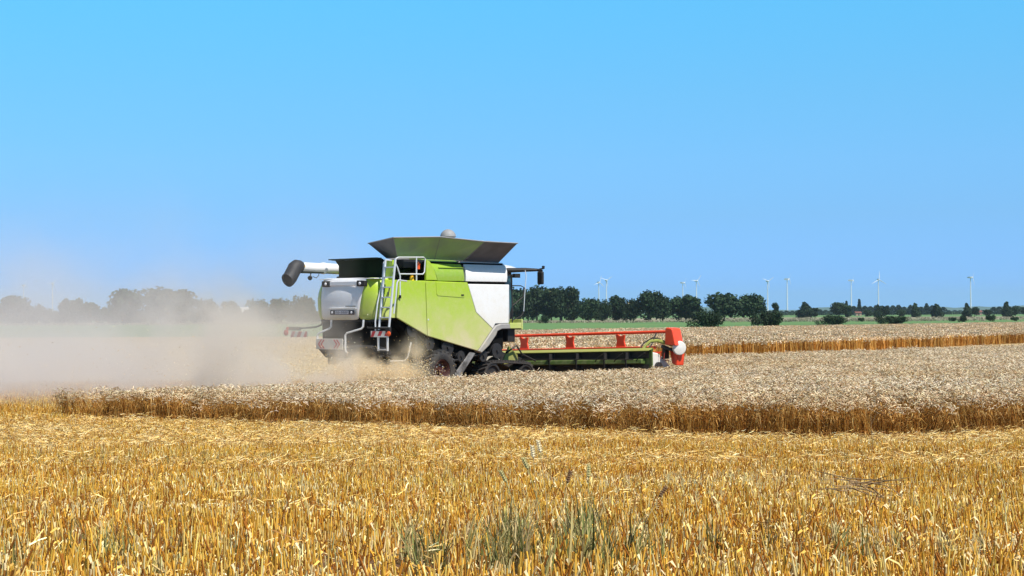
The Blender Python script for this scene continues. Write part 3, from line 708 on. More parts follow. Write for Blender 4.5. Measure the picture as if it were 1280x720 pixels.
b = MB(); b.box((-1.4,-.85,4.0),(3.1,1.25,4.26)); P(b, 'grain_tank', M['dark'])
b = MB(); b.lathe((1.86, .2, 4.3), (0, 0, 1), [(0,.16),(.75,.16),(.76,.2),(.80,.27)], 20); fa = P(b, 'filler_auger', M['fender'], smooth=True)
b = MB(); b.lathe((1.86, .2, 5.10), (0, 0, 1), [(-.02,.24),(0,.265),(.08,.25),(.16,.20),(.215,.13),(.245,.05),(.25,0)], 24); P(b, 'dome_cap', M['fender'], fa, smooth=True)
b = MB(); b.tube([(3.3,.9,4.85),(3.6,.2,5.0),(3.9,-.4,5.02)], .03, 6); b.tube([(2.6,.9,4.85),(2.9,.0,5.0)], .03, 6); P(b, 'cover_strut', M['steel'])

# unloading auger
b = MB(); b.lathe((-3.22, -1.6, 4.045), (1, 0, -.025), [(0,.155),(1.0,.16),(1.02,.19),(1.10,.19),(1.11,.17),(4.2,.18)], 24); au = P(b, 'unloading_auger', M['white'], smooth=True)
b = MB(); b.box((-3.2,-1.68,3.845),(-1.2,-1.50,3.905)); P(b, 'auger_saddle', M['shade_green'], bevel=.02)
b = MB(); b.tube([(-3.12,-1.6,4.05),(-3.20,-1.6,4.06),(-3.31,-1.6,4.055),(-3.40,-1.6,4.00),(-3.46,-1.6,3.90),(-3.60,-1.6,3.70),(-3.68,-1.6,3.63),(-3.72,-1.6,3.61)], [.17,.20,.225,.23,.23,.23,.23,.23], 24, caps=False); sp_ = P(b, 'spout', M['spout'], smooth=True, angle=60)
md = sp_.modifiers.new('solid', 'SOLIDIFY'); md.thickness = .02
b = MB(); b.lathe((-3.66,-1.6,3.64), (.9,0,.45), [(0,0),(0,.21),(.01,.21),(.01,0)], 20); P(b, 'spout_mouth', M['black'], sp_)
b = MB(); b.tube([(-2.75,-1.55,3.85),(-2.78,-1.52,3.76)], .02, 6); b.lathe((-2.78,-1.52,3.72), (-.8,.3,-.4), [(0,.03),(.02,.07),(.08,.075),(.085,0)], 12); b.tube([(-2.7,-1.5,3.74),(-2.55,-1.5,3.70),(-2.45,-1.5,3.78),(-2.42,-1.52,3.86)], .012, 6); P(b, 'work_lamp', M['black'], smooth=True)
b = MB(); b.lathe((-2.02,-.98,3.69),(-1,0,0),[(0,.05),(.06,.06),(.09,.055),(.09,0)],12); P(b, 'work_lamp', M['black'], smooth=True)
b = MB(); b.lathe((-3.12,-1.445,4.07),(-.5,.85,.1),[(0,.035),(.004,.035),(.004,0)],10); P(b, 'yellow_sticker', M['yellow'])

# cab
b = MB(); b.plate([(3.30, 2.15), (4.35, 2.15), (4.55, 2.6), (4.45, 3.95), (3.30, 3.95)], -.80, .80); cab = P(b, 'cab', M['black'], bevel=.05)
for s_, nm in ((.802, 'side_window'), (-.812, 'side_window')):
    b = MB(); b.plate([(3.40, 2.55), (4.30, 2.55), (4.42, 2.8), (4.34, 3.85), (3.40, 3.85)], s_, s_ + .01); P(b, nm, M['glass'], cab)
b = MB(); b.slab([(4.57, -.74, 2.62), (4.57, .74, 2.62), (4.47, .74, 3.88), (4.47, -.74, 3.88)], .012); P(b, 'windscreen', M['glass'], cab)
b = MB(); b.loft([[(3.15, -.98, 3.97), (4.62, -.92, 3.97), (4.62, .92, 3.97), (3.15, 1.18, 3.97)], [(3.15, -1.0, 4.10), (4.66, -.94, 4.06), (4.66, .94, 4.06), (3.15, 1.2, 4.10)], [(3.3, -.9, 4.23), (4.4, -.8, 4.16), (4.4, .8, 4.16), (3.3, 1.0, 4.23)]]); P(b, 'cab_roof', M['white'], cab, bevel=.04, smooth=True, angle=50)
b = MB(); b.tube([(3.7, 1.0, 3.99), (4.1, 1.1, 4.0), (4.6, 1.25, 4.02), (5.0, 1.45, 4.02), (5.05, 1.65, 3.98)], [.09, .08, .07, .05, .04], 8); b.tube([(5.0,1.45,4.02),(5.1,1.7,4.08)], .03, 6); ma = P(b, 'mirror_arm', M['black'], smooth=True)
b = MB(); b.lathe((4.98,1.75,4.08),(0,0,1),[(0,.02),(.01,.05),(.07,.05),(.08,0)],10); P(b, 'camera_knob', M['black'], ma)
b = MB(); b.loft([[(u, v_, z) for u, v_ in ((4.86,1.56),(4.96,1.56),(4.97,1.80),(4.87,1.80))] for z in (3.52, 3.6, 3.9, 3.96)]); P(b, 'mirror', M['black'], ma, bevel=.04, smooth=True)
b = MB(); b.tube([(3.7,-.9,3.99),(4.3,-1.05,4.02),(4.45,-1.25,4.02),(4.5,-1.5,3.98)], .05, 8); b.box((4.45,-1.70,3.52),(4.53,-1.46,3.96)); P(b, 'mirror_arm', M['black'], smooth=True)
b = MB(); b.box((3.86,1.3,3.74),(4.15,1.42,3.88)); b.tube([(3.7,1.12,3.82),(3.9,1.36,3.82)], .02, 6); P(b, 'small_mirror', M['black'], bevel=.02)
rail([(3.46, 1.40, 2.12), (3.44, 1.50, 2.3), (3.42, 1.50, 3.30), (3.36, 1.48, 3.42), (3.32, 1.42, 3.36), (3.30, 1.42, 2.3)], 'cab_rail', .022)
for zz in (2.35, 2.72, 2.95): rail([(3.31, 1.44, zz), (3.43, 1.50, zz)], 'rail_step', .018)
rail([(3.62, 1.50, 2.1), (3.60, 1.50, 3.85)], 'cab_post', .02, 'black')
rail([(4.22, 1.5, 2.6), (4.28, 1.5, 3.2), (4.36, 1.5, 3.8), (4.37, 1.45, 4.0)], 'cab_post', .014)
rail([(3.62, 1.48, 3.47), (4.1, 1.48, 3.47), (4.26, 1.48, 3.42), (4.2, 1.5, 3.1), (3.62, 1.48, 2.78)], 'door_rail', .018, 'black')
rail([(4.22, 1.5, 2.6), (4.1, 1.5, 2.45), (3.62, 1.48, 2.3)], 'door_rail', .018, 'black')
b = MB(); b.box((3.36, 1.1, 2.03), (3.98, 1.62, 2.22)); b.box((3.94, 1.08, 1.99), (4.02, 1.64, 2.34)); P(b, 'platform', M['green'], bevel=.015)
b = MB(); b.box((3.45, 1.15, 1.58), (3.82, 1.45, 2.02)); P(b, 'battery_box', M['black'], bevel=.02)

# rear wheels
def wheel(v0, sg, u0=0.0, R=.70, W=.56):
    b = MB(); c = (u0, v0, R)
    prof = [(-W/2+.03, R*.55), (-W/2, R*.66), (-W/2+.01, R*.84), (-W/2+.06, R*.93), (0, R*.955), (W/2-.06, R*.93), (W/2-.01, R*.84), (W/2, R*.66), (W/2-.03, R*.55)]
    b.lathe(c, (0, 1, 0), prof, 40, caps=False)
    for k in range(22):                     # chevron lugs
        for s in (1, -1):
            a0 = 2*PI*(k + (.5 if s > 0 else 0))/22
            ring = []
            for t in range(5):
                q = t/4; a = a0 + q*.34; vv = s*(-.01 + q*(W/2 - .0)); h0 = R*(.945 - .06*q**3); h1 = R*(1.0 - .05*q**3)
                da = .055
                ring.append([(u0 + math.sin(a+e)*h, v0 + vv, R + math.cos(a+e)*h) for e, h in ((-da,h0),(da,h0),(da*.7,h1),(-da*.7,h1))])
            b.loft(ring)
    w_ = P(b, 'rear_wheel', M['rubber'], smooth=True, angle=40)
    b = MB(); b.lathe(c, (0, sg, 0), [(-W/2+.03,.38),(W/2-.06,.38),(W/2-.03,.36),(W/2-.05,.33),(W/2-.16,.28),(W/2-.18,.13),(W/2-.06,.12),(W/2-.05,.0)], 28)
    for k in range(8): b.lathe((u0 + .2*math.sin(k*PI/4), v0 + sg*(W/2-.17), R + .2*math.cos(k*PI/4)), (0, sg, 0), [(0,.02),(.03,.02),(.03,0)], 6, 1)
    P(b, 'rim', [M['rim'], M['steel']], w_, smooth=True)
wheel(1.36, 1); wheel(-1.36, -1)

# rubber tracks
def track(v0, v1, sg):
    R = .44; zc = .50; ua, ub = 2.50, 4.22
    path = []
    for k in range(13): a = PI/2 + PI*k/12; path.append((ua + R*math.cos(a), zc + R*math.sin(a)))
    for k in range(1, 6): path.append((ua + (ub-ua)*k/6, zc - R))
    for k in range(13): a = -PI/2 + PI*k/12; path.append((ub + R*.92*math.cos(a), zc - R*.08 + R*.92*math.sin(a)))
    for k in range(1, 6): path.append((ub + (ua-ub)*k/6, zc - R*.16*(1-k/6) + R + .02*math.sin(PI*k/6)))
    b = MB(); n = len(path); ring = []
    for i, (u, z) in enumerate(path):
        (u0, z0), (u1, z1) = path[i-1], path[(i+1) % n]; t = Vector((u1-u0, 0, z1-z0)).normalized(); nn = Vector((t.z, 0, -t.x))
        ring.append([Vector((u, v0, z)) - nn*.0, Vector((u, v1, z)), Vector((u, v1, z)) - nn*.05, Vector((u, v0, z)) - nn*.05])
    ring.append(ring[0]); b.loft(ring, caps=False)
    tot = [0]
    for i in range(n):
        a, c = Vector((*path[i], 0)), Vector((*path[(i+1) % n], 0)); tot.append(tot[-1] + (c-a).length)
    nl = 44
    for k in range(nl):                     # tread bars
        for s in (0, 1):
            d = (k + .5*s) / nl * tot[-1]; i = max(j for j in range(n) if tot[j] <= d); f = (d - tot[i]) / (tot[i+1] - tot[i])
            (u0, z0), (u1, z1) = path[i], path[(i+1) % n]; u = u0 + (u1-u0)*f; z = z0 + (z1-z0)*f
            t = Vector((u1-u0, 0, z1-z0)).normalized(); nn = Vector((t.z, 0, -t.x))
            va, vb = (v0, (v0+v1)/2 + .02) if s == 0 else ((v0+v1)/2 - .02, v1)
            sk = .05 * (1 if s == 0 else -1)
            q0 = Vector((u, va, z)) - t*sk; q1 = Vector((u, vb, z)) + t*sk
            b.loft([[p - t*.03, p + t*.03, p + t*.02 + nn*.055, p - t*.02 + nn*.055] for p in (q0, q1)])
    tk = P(b, 'track_belt', M['rubber'], smooth=True, angle=40)
    for (u, z, r) in ((ua, zc, .385), (ub, zc - .035, .35), (3.1, .22, .16), (3.6, .22, .16)):
        b = MB(); b.lathe((u, (v0+v1)/2, z), (0, sg, 0), [(-(v1-v0)*.46, r), ((v1-v0)*.46, r), ((v1-v0)*.46, r*.82), ((v1-v0)*.36, r*.74), ((v1-v0)*.36, r*.3), ((v1-v0)*.46, r*.26), ((v1-v0)*.46, 0)], 28); P(b, 'track_wheel', M['dark'], tk, smooth=True)
    b = MB(); b.box((2.5, v0+.1, .45), (4.2, v1-.1, .62)); b.box((3.1, v0+.15, .3), (3.7, v1-.15, .5)); P(b, 'track_frame', M['black'], tk, bevel=.02)
    b = MB(); b.loft([[(2.3 + .5*k/8 + k*.02, sg*1.06, .98 + .13*math.sin(PI*k/8)), (2.3 + .5*k/8 + k*.02, sg*1.5, .98 + .13*math.sin(PI*k/8)), (2.3 + .5*k/8 + k*.02, sg*1.5, 1.0 + .13*math.sin(PI*k/8)), (2.3 + .5*k/8 + k*.02, sg*1.06, 1.0 + .13*math.sin(PI*k/8))] for k in range(9)]); P(b, 'mud_flap', M['fender'], smooth=True)
track(1.02, 1.62, 1); track(-1.62, -1.02, -1)

# header
SL = .026                                   # the header follows the slope of the land
def hz(v, z): return z + SL * v
HW = 5.62
b = MB(); b.plate([(3.3, 1.2), (3.3, 1.8), (4.6, 1.2), (5.5, 1.0), (5.75, .9), (5.75, .35)], -.75, .30); P(b, 'feeder_house', M['dark'], bevel=.03)
def hloft(prof, v0, v1, n=2):
    b = MB(); b.loft([[(u, v, hz(v, z)) for u, z in prof] for v in [v0 + (v1-v0)*k/n for k in range(n+1)]]); return b
head = P(hloft([(5.86, 1.16), (5.92, 1.22), (5.96, .35), (7.0, .20), (7.0, .14), (5.9, .20)], -HW, HW), 'header', M['hgreen'])
P(hloft([(5.70, 1.135), (5.72, 1.165), (5.98, 1.235), (6.0, 1.20)], -HW + .05, HW - .02), 'top_lip', M['lime'], head, bevel=.01)
P(hloft([(5.60, .72), (5.62, .86), (5.84, .88), (5.84, .70)], -HW + .3, HW - .25), 'rear_beam', M['hgreen'], head, bevel=.02)
P(hloft([(5.845, 1.12), (5.855, 1.12), (5.855, .89), (5.845, .89)], -HW + .1, HW - .1), 'rear_screen', M['black'], head)
P(hloft([(5.845, .69), (5.855, .69), (5.80, .25), (5.79, .25)], -HW + .1, HW - .1), 'lower_screen', M['black'], head)
for v_ in (-4.8, -3.7, -2.6, -1.5, 1.5, 2.67, 3.86, 4.76):
    b = MB(); b.box((5.57, v_ - .02, hz(v_, .55)), (5.83, v_ + .02, hz(v_, 1.10))); P(b, 'rib', M['dark'], head)
b = MB()
for (v_, k) in ((3.5, 0), (4.3, 1), (5.2, 2)): b.tube([(5.56, v_, hz(v_, .80)), (5.52, v_ + .15, hz(v_, .95)), (5.58, v_ + .35, hz(v_, 1.08))], .018, 6)
b.tube([(5.56, -5, hz(-5, .9)), (5.55, 0, hz(0, .93)), (5.55, 5.1, hz(5.1, .86))], .02, 6); P(b, 'hose', M['black'], head, smooth=True)
# crop auger
b = MB(); b.tube([(6.45, -HW+.1, hz(-HW, .55)), (6.45, HW-.1, hz(HW, .55))], .2, 16)
P(b, 'crop_auger', M['dark'], head, smooth=True)
# knife bar
b = MB()
for k in range(110):
    v_ = -HW + .1 + k * .102; b.loft([[(7.0, v_-.04, hz(v_, .15)), (7.0, v_+.04, hz(v_, .15)), (7.0, v_+.04, hz(v_, .18)), (7.0, v_-.04, hz(v_, .18))], [(7.12, v_-.004, hz(v_, .16)), (7.12, v_+.004, hz(v_, .16)), (7.12, v_+.004, hz(v_, .165)), (7.12, v_-.004, hz(v_, .165))]])
P(b, 'knife_bar', M['steel'], head)
# reel
b = MB(); b.tube([(6.70, -HW + .05, hz(-HW, 1.755)), (6.70, HW + .05, hz(HW, 1.755))], .052, 14); P(b, 'reel_tube', M['red'], head, smooth=True)
P(hloft([(6.48, 1.19), (6.48, 1.275), (6.54, 1.285), (6.56, 1.19)], -HW + .25, HW - .30), 'reel_rail', M['red'], head, bevel=.01)
for v_ in (-4.9, -2.75, -.62, 1.45, 3.64):
    b = MB(); b.loft([[(6.52, v_ + a, hz(v_, z)) for a, z in ((.02,1.28),(.06,1.5),(0,1.69),(.10,1.72),(.17,1.66),(.27,1.66),(.33,1.70),(.40,1.69),(.36,1.5),(.42,1.28))], [(6.58, v_ + a, hz(v_, z)) for a, z in ((.02,1.28),(.06,1.5),(0,1.69),(.10,1.72),(.17,1.66),(.27,1.66),(.33,1.70),(.40,1.69),(.36,1.5),(.42,1.28))]]); P(b, 'reel_bracket', M['red'], head, bevel=.01)
for k in range(6):
    a = k*PI/3 + .55; u = 6.95 + .52*math.cos(a); z = 1.32 + .52*math.sin(a)
    if z > 1.15: continue
    b = MB(); b.tube([(u, -HW+.1, hz(-HW, z)), (u, HW-.1, hz(HW, z))], .02, 6)
    for q in range(75):
        v_ = -HW + .2 + q*.15; b.tube([(u, v_, hz(v_, z)), (u - .03, v_, hz(v_, z - .2))], .006, 3)
    P(b, 'tine_bar', M['red'], head)
# ends: reel gear cover, white disc, divider, lime arm
def h_end(s):
    V = lambda v: s * v
    b = MB(); b.plate_u([(V(5.68), hz(V(5.5), 1.86)), (V(5.73), hz(V(5.5), 1.90)), (V(5.93), hz(V(5.5), 1.87)), (V(5.97), hz(V(5.5), 1.82)), (V(6.10), hz(V(5.5), 1.30)), (V(5.66), hz(V(5.5), 1.33))], 6.55, 7.05); P(b, 'reel_end_cover', M['red'], head, bevel=.03)
    b = MB(); b.plate_u([(V(5.60), hz(V(5.5), 1.20)), (V(5.80), hz(V(5.5), 1.22)), (V(5.82), hz(V(5.5), .64)), (V(5.70), hz(V(5.5), .70))], 6.9, 7.25); P(b, 'reel_end_plate', M['red'], head, bevel=.03)
    b = MB(); b.plate_u([(V(5.84), hz(V(5.5), 1.18)), (V(6.04), hz(V(5.5), 1.15)), (V(5.98), hz(V(5.5), .62)), (V(5.86), hz(V(5.5), .66))], 6.8, 7.2); P(b, 'reel_end_plate', M['red'], head, bevel=.03)
    b = MB(); b.lathe((6.85, V(6.02), hz(V(6), 1.20)), (-.55, s*.835, 0), [(-.05,.19),(.02,.235),(.07,.24),(.105,.215),(.12,.12),(.123,0)], 24); P(b, 'end_disc', M['white'], head, smooth=True)
    b = MB(); b.plate([(6.05, hz(V(5.6), .40)), (6.05, hz(V(5.6), 1.08)), (6.12, hz(V(5.6), 1.10)), (6.5, hz(V(5.6), 1.04)), (6.85, hz(V(5.6), .84)), (7.25, hz(V(5.6), .55)), (7.6, hz(V(5.6), .32)), (7.2, hz(V(5.6), .22))], V(5.16), V(5.44)); P(b, 'divider', M['white'], head, bevel=.04)
    b = MB(); b.plate([(6.03, hz(V(5.6), .40)), (6.03, hz(V(5.6), 1.08)), (6.6, hz(V(5.6), 1.0)), (6.6, hz(V(5.6), .3))], V(5.09), V(5.15)); P(b, 'end_sheet', M['hgreen'], head)
    b = MB(); b.tube([(6.0, V(5.10), hz(V(5.5), 1.08)), (6.15, V(5.16), hz(V(5.5), 1.30)), (6.3, V(5.26), hz(V(5.5), 1.44)), (6.5, V(5.42), hz(V(5.5), 1.46)), (6.75, V(5.72), hz(V(5.5), 1.36)), (6.85, V(5.95), hz(V(5.5), 1.26))], [.05,.055,.06,.065,.07,.06], 8); P(b, 'reel_arm', M['lime'], head, smooth=True)
    b = MB(); b.tube([(6.0, V(5.0), hz(V(5.5), 1.15)), (6.2, V(5.08), hz(V(5.5), 1.40)), (6.4, V(5.3), hz(V(5.5), 1.56)), (6.55, V(5.5), hz(V(5.5), 1.5))], .022, 6); b.tube([(6.1, V(5.25), hz(V(5.5), 1.1)), (6.3, V(5.32), hz(V(5.5), 1.35)), (6.5, V(5.36), hz(V(5.5), 1.72))], .025, 6); b.tube([(6.6, V(5.5), hz(V(5.5), 1.28)), (6.7, V(5.9), hz(V(5.5), 1.14))], .06, 8); b.box((6.66, V(5.48), hz(V(5.5), .85)), (6.9, V(5.60), hz(V(5.5), 1.2))); P(b, 'hydraulic_hose', M['black'], head, smooth=True)
h_end(1); h_end(-1)
b = MB(); b.slab([(3.75, .9, .80), (4.65, .9, .85), (4.55, .95, 1.12), (4.1, .95, 1.42)], .05); P(b, 'lift_arm', M['lime'], bevel=.01)
b = MB(); b.tube([(3.9,1.0,1.2),(4.3,1.1,1.45),(4.6,1.1,1.15),(5.2,1.2,.9)], .03, 6); P(b, 'coupler', M['black'], smooth=True)
# ------------------------------------------------------------------ dust and flying chaff
def dust_box(name, x0, x1, y0, y1, z0, z1, fn, color, near=None, aniso=.25):
    b = MB(); b.box((x0, y0, z0), (x1, y1, z1))
    m = bpy.data.materials.new(name); m.use_nodes = True; nt = m.node_tree; N = nt.nodes; L = nt.links
    N.remove(N['Principled BSDF']); pv = N.new('ShaderNodeVolumePrincipled'); L.new(pv.outputs[0], N['Material Output'].inputs['Volume'])
    pv.inputs['Color'].default_value = (*color, 1); pv.inputs['Anisotropy'].default_value = aniso
    tc = N.new('ShaderNodeNewGeometry'); sp = N.new('ShaderNodeSeparateXYZ'); L.new(tc.outputs['Position'], sp.inputs[0])
    class E:                                # tiny expression builder
        def __init__(s, k): s.k = k
    def op(o, a, c=0.0, d=0.0):
        n = N.new('ShaderNodeMath'); n.operation = o
        for i, q in enumerate((a, c, d)):
            if isinstance(q, (int, float)): n.inputs[i].default_value = q
            else: L.new(q, n.inputs[i])
        return n.outputs[0]
    def nz(scale, detail, off=0.0, sc=(1,1,1)):
        mp = N.new('ShaderNodeMapping'); mp.inputs['Location'].default_value = (off, off*.7, off*.3); mp.inputs['Scale'].default_value = sc
        L.new(tc.outputs['Position'], mp.inputs[0]); n = N.new('ShaderNodeTexNoise'); n.inputs['Scale'].default_value = scale; n.inputs['Detail'].default_value = detail
        L.new(mp.outputs[0], n.inputs['Vector']); return n.outputs[0]
    X, Y, Z = sp.outputs
    def blob(c, r):
        q = None
        for ax, cc, rr in zip((X, Y, Z), c, r):
            d = op('DIVIDE', op('SUBTRACT', ax, cc), rr); d2 = op('MULTIPLY', d, d); q = d2 if q is None else op('ADD', q, d2)
        return op('POWER', 2.718, op('MULTIPLY', q, -1.0))
    def smooth(x, a, c):
        n = N.new('ShaderNodeMapRange'); n.interpolation_type = 'SMOOTHSTEP'; n.inputs[1].default_value = a; n.inputs[2].default_value = c; L.new(x, n.inputs[0]); return n.outputs[0]
    L.new(fn(X, Y, Z, op, nz, blob, smooth), pv.inputs['Density'])
    if near:                                # straw dust fresh from the machine is tawnier than the drifting cloud
        mx = N.new('ShaderNodeMix'); mx.data_type = 'RGBA'; mx.inputs[6].default_value = (*color, 1); mx.inputs[7].default_value = (*near, 1)
        L.new(smooth(X, -13, -7.5), mx.inputs[0]); L.new(mx.outputs[2], pv.inputs['Color'])
    o = b.build(name, m); o['kind'] = 'stuff'; return o

def dust_fn(X, Y, Z, op, nz, blob, smooth):
    n1 = smooth(nz(.26, 6, 0.0, (1, .35, 1)), .40, .60); n2 = smooth(nz(.70, 6, 3.1, (1, .3, 1)), .42, .60)
    z_ = op('POWER', 2.718, op('DIVIDE', Z, -1.25))
    band = op('MULTIPLY', op('MULTIPLY', z_, smooth(X, -6.0, -10)), op('MULTIPLY', smooth(Y, 45.5, 49.5), smooth(Y, 78, 66)))
    band = op('MULTIPLY', band, op('ADD', .12, op('MULTIPLY', op('ADD', n1, op('MULTIPLY', n2, .5)), 1.15)))
    ux, uy = w2(-4.6, .3); b1 = blob((ux, uy, .7), (2.0, 2.6, .75))
    vx, vy = w2(-7.2, .2); b2 = blob((vx, vy, 1.2), (1.9, 2.6, 1.2))
    wx, wy = w2(-8.2, -.2); b3 = blob((wx, wy, 1.9), (1.9, 2.2, 1.15))
    high = op('MULTIPLY', blob((-13.5, 62, 2.4), (10, 8, 2.6)), op('ADD', .012, op('MULTIPLY', n1, .06)))
    s = op('ADD', op('MULTIPLY', band, op('ADD', .14, op('MULTIPLY', smooth(X, -10, -20), .12))), op('MULTIPLY', op('MULTIPLY', b1, n2), 1.0))
    s = op('ADD', s, op('MULTIPLY', op('MULTIPLY', b2, n2), .55)); s = op('ADD', s, op('MULTIPLY', op('MULTIPLY', b3, n2), .50))
    return op('ADD', s, high)
dust_box('dust_cloud', -34, -4.6, 45, 80, .03, 8.5, dust_fn, (.992, .975, .965), (.985, .94, .865))
def dust2_fn(X, Y, Z, op, nz, blob, smooth):
    n2 = smooth(nz(1.4, 6, 7.3, (1, .4, 1)), .40, .58)
    ax, ay = w2(-1.75, 2.0); b1 = blob((ax, ay, .95), (.34, .45, .55)); cx, cy = w2(-2.6, 2.0); b2 = blob((cx, cy, .65), (.75, .6, .38))
    ex, ey = w2(-3.6, 1.4); b3 = blob((ex, ey, .75), (.8, .8, .42))
    return op('MULTIPLY', op('ADD', op('ADD', b1, b2), b3), op('MULTIPLY', n2, 4.2))
ax, ay = w2(-2.3, 2.0)
dust_box('chaff_cloud', -7.4, ax + 1.15, ay - 2.2, ay + 1.6, .02, 2.4, dust2_fn, (.96, .87, .70))

sb = SB()
CH = [(.80, .58, .26), (.86, .70, .40), (.70, .46, .16), (.88, .80, .62)]
def chaff(c, r, n, s=1.0):
    for _ in range(n):
        p = Vector((random.gauss(c[0], r[0]), random.gauss(c[1], r[1]), abs(random.gauss(c[2], r[2])) + .02)); d = Vector((random.gauss(0,1), random.gauss(0,1), random.gauss(0,1))).normalized()
        w = Vector((random.gauss(0,1), random.gauss(0,1), random.gauss(0,1))).normalized(); l = random.uniform(.006, .035) * s
        sb.ribbon([p, p + d*l], random.uniform(.004, .009)*s, jit(random.choice(CH)), w)
for (u, v_, z, r, n, s) in ((-2.2, 2.0, .62, (.50,.45,.20), 5200, 1), (-3.2, 1.7, .62, (.7,.6,.22), 5200, 1), (-1.7, 2.1, .95, (.22,.3,.35), 900, 1), (-4.3, 1.0, .8, (.9,.9,.3), 2400, 1), (-6, .5, .9, (1.5,1.5,.5), 1500, 1), (-8.5, .0, 1.1, (2.5,2.2,.8), 900, 1), (-13, -1, 1.3, (5,4,1), 500, 1)):
    x, y = w2(u, v_); chaff((x, y, z), r, n, s)
o = bpy.data.objects.new('flying_chaff', sb.mesh('flying_chaff', M['litter'])); col.objects.link(o); o['kind'] = 'stuff'

# ------------------------------------------------------------------ trees
def crown_mesh(name, seed, shape, n=2600, lf=.06):
    r = random.Random(seed); lobes = []
    if shape == 'round':   lobes = [((r.uniform(-.22,.22), r.uniform(-.22,.22), r.uniform(.24,.78)), r.uniform(.16,.27)) for _ in range(14)] + [((0,0,.55), .33)]
    elif shape == 'wide':  lobes = [((r.uniform(-.40,.40), r.uniform(-.3,.3), r.uniform(.20,.72)), r.uniform(.17,.27)) for _ in range(17)] + [((0,0,.5), .36)]
    elif shape == 'cone':  lobes = [((r.uniform(-.08,.08), r.uniform(-.08,.08), .18 + .72*k/9), .30*(1 - k/10.5)+.03) for k in range(10)]
    elif shape == 'tall':  lobes = [((r.uniform(-.15,.15), r.uniform(-.15,.15), r.uniform(.18,.85)), r.uniform(.12,.2)) for _ in range(15)]
    else:                  lobes = [((r.uniform(-.75,.75), r.uniform(-.4,.4), r.uniform(.15,.62)), r.uniform(.24,.38)) for _ in range(14)]
    sb = SB(); tot = sum(q[1]**2 for q in lobes)
    for (c, rad) in lobes:
        k = int(n * rad**2 / tot); lb = r.uniform(.75, 1.3)
        for _ in range(k):
            d = Vector((r.gauss(0,1), r.gauss(0,1), r.gauss(0,1))).normalized(); q = rad * (r.random() ** .35) * r.uniform(.9, 1.12)
            p = Vector(c) + d*q
            if p.z < .02: p.z = .02 + r.random()*.05
            a = Vector((r.gauss(0,1), r.gauss(0,1), r.gauss(0,1))).normalized(); bb = (d*.8 + Vector((r.gauss(0,.6), r.gauss(0,.6), r.gauss(0,.6)))).normalized(); s1 = bb.cross(a).normalized(); s2 = bb.cross(s1)
            w = lf * r.uniform(.5, 1.15); cc = lb * r.uniform(.7, 1.35)
            g = (.020*cc, .040*cc, .017*cc)
            sb.add([tuple(p - s1*w), tuple(p + s2*w*.6 + bb*w*.2), tuple(p + s1*w), tuple(p - s2*w*.6)], [(0,1,2,3)], g)
    me = sb.mesh(name, M['leaf']); me.shade_flat(); return me
def trunk_mesh(name, seed):
    r = random.Random(seed); b = MB(); b.tube([(0,0,-.01),(.005,0,.15),(.0,.01,.35),(.01,0,.6)], [.035,.026,.022,.012], 8)
    for k in range(6):
        a = r.uniform(0, 6.28); z = r.uniform(.22, .5); d = Vector((math.cos(a), math.sin(a), .9)); b.tube([(0,0,z), tuple(Vector((0,0,z)) + d*.12), tuple(Vector((0,0,z)) + d*.22)], [.014,.009,.004], 6)
    me = bpy.data.meshes.new(name); me.from_pydata([tuple(p) for p in b.v], [], b.f); me.materials.append(M['bark']); return me
CR = {s: [crown_mesh('crown', 100*i + k, s, {'bush': 3200}.get(s, 2600)) for k in range(3)] for i, s in enumerate(('round', 'wide', 'cone', 'tall', 'bush'))}
TR = [trunk_mesh('trunk', k) for k in range(3)]
XEXT = {}
for s, ms in CR.items():
    for k, me in enumerate(ms):
        a = np.empty(len(me.vertices)*3, dtype=np.float32); me.vertices.foreach_get('co', a); a = a.reshape(-1, 3)
        XEXT[(s, k)] = (np.percentile(a[:,0], 99) - np.percentile(a[:,0], 1), np.percentile(a[:,2], 99.5))
def hor(px): return 392 + (640 - px) * .0047
def plant(px, top, wpx, Y, shape, label, group, name='tree', cat='tree', k=None, base=0.0):
    """px, top, wpx: where and how large it shows in the photo from the camera; turned into metres at its distance Y"""
    k = random.randrange(3) if k is None else k
    x = (px - 640) / F_PX * Y; h = CAM_H + (hor(px) - top) / F_PX * Y; w = wpx / F_PX * Y
    ex, ez = XEXT[(shape, k)]
    root = empty(name, (x, Y, -.1), random.uniform(-.25, .25) if shape in ('wide', 'bush') else random.uniform(0, 6.28)); tag(root, label, cat, group)
    def ch(nm, me, sx, sz):
        o = bpy.data.objects.new(nm, me); col.objects.link(o); o.parent = root; o.scale = (sx, sx, sz)
    hh = h + .1
    ch('crown', CR[shape][k], w / ex, hh / ez)
    if shape != 'bush': ch('trunk', TR[k], hh * .9, hh * .9)
    return root
G1 = 'trees of the dark wood behind the reel'; G2 = 'trees along the horizon behind the far wheat'; G3 = 'trees fading in the dust'; G4 = 'dark bushes on the meadow'
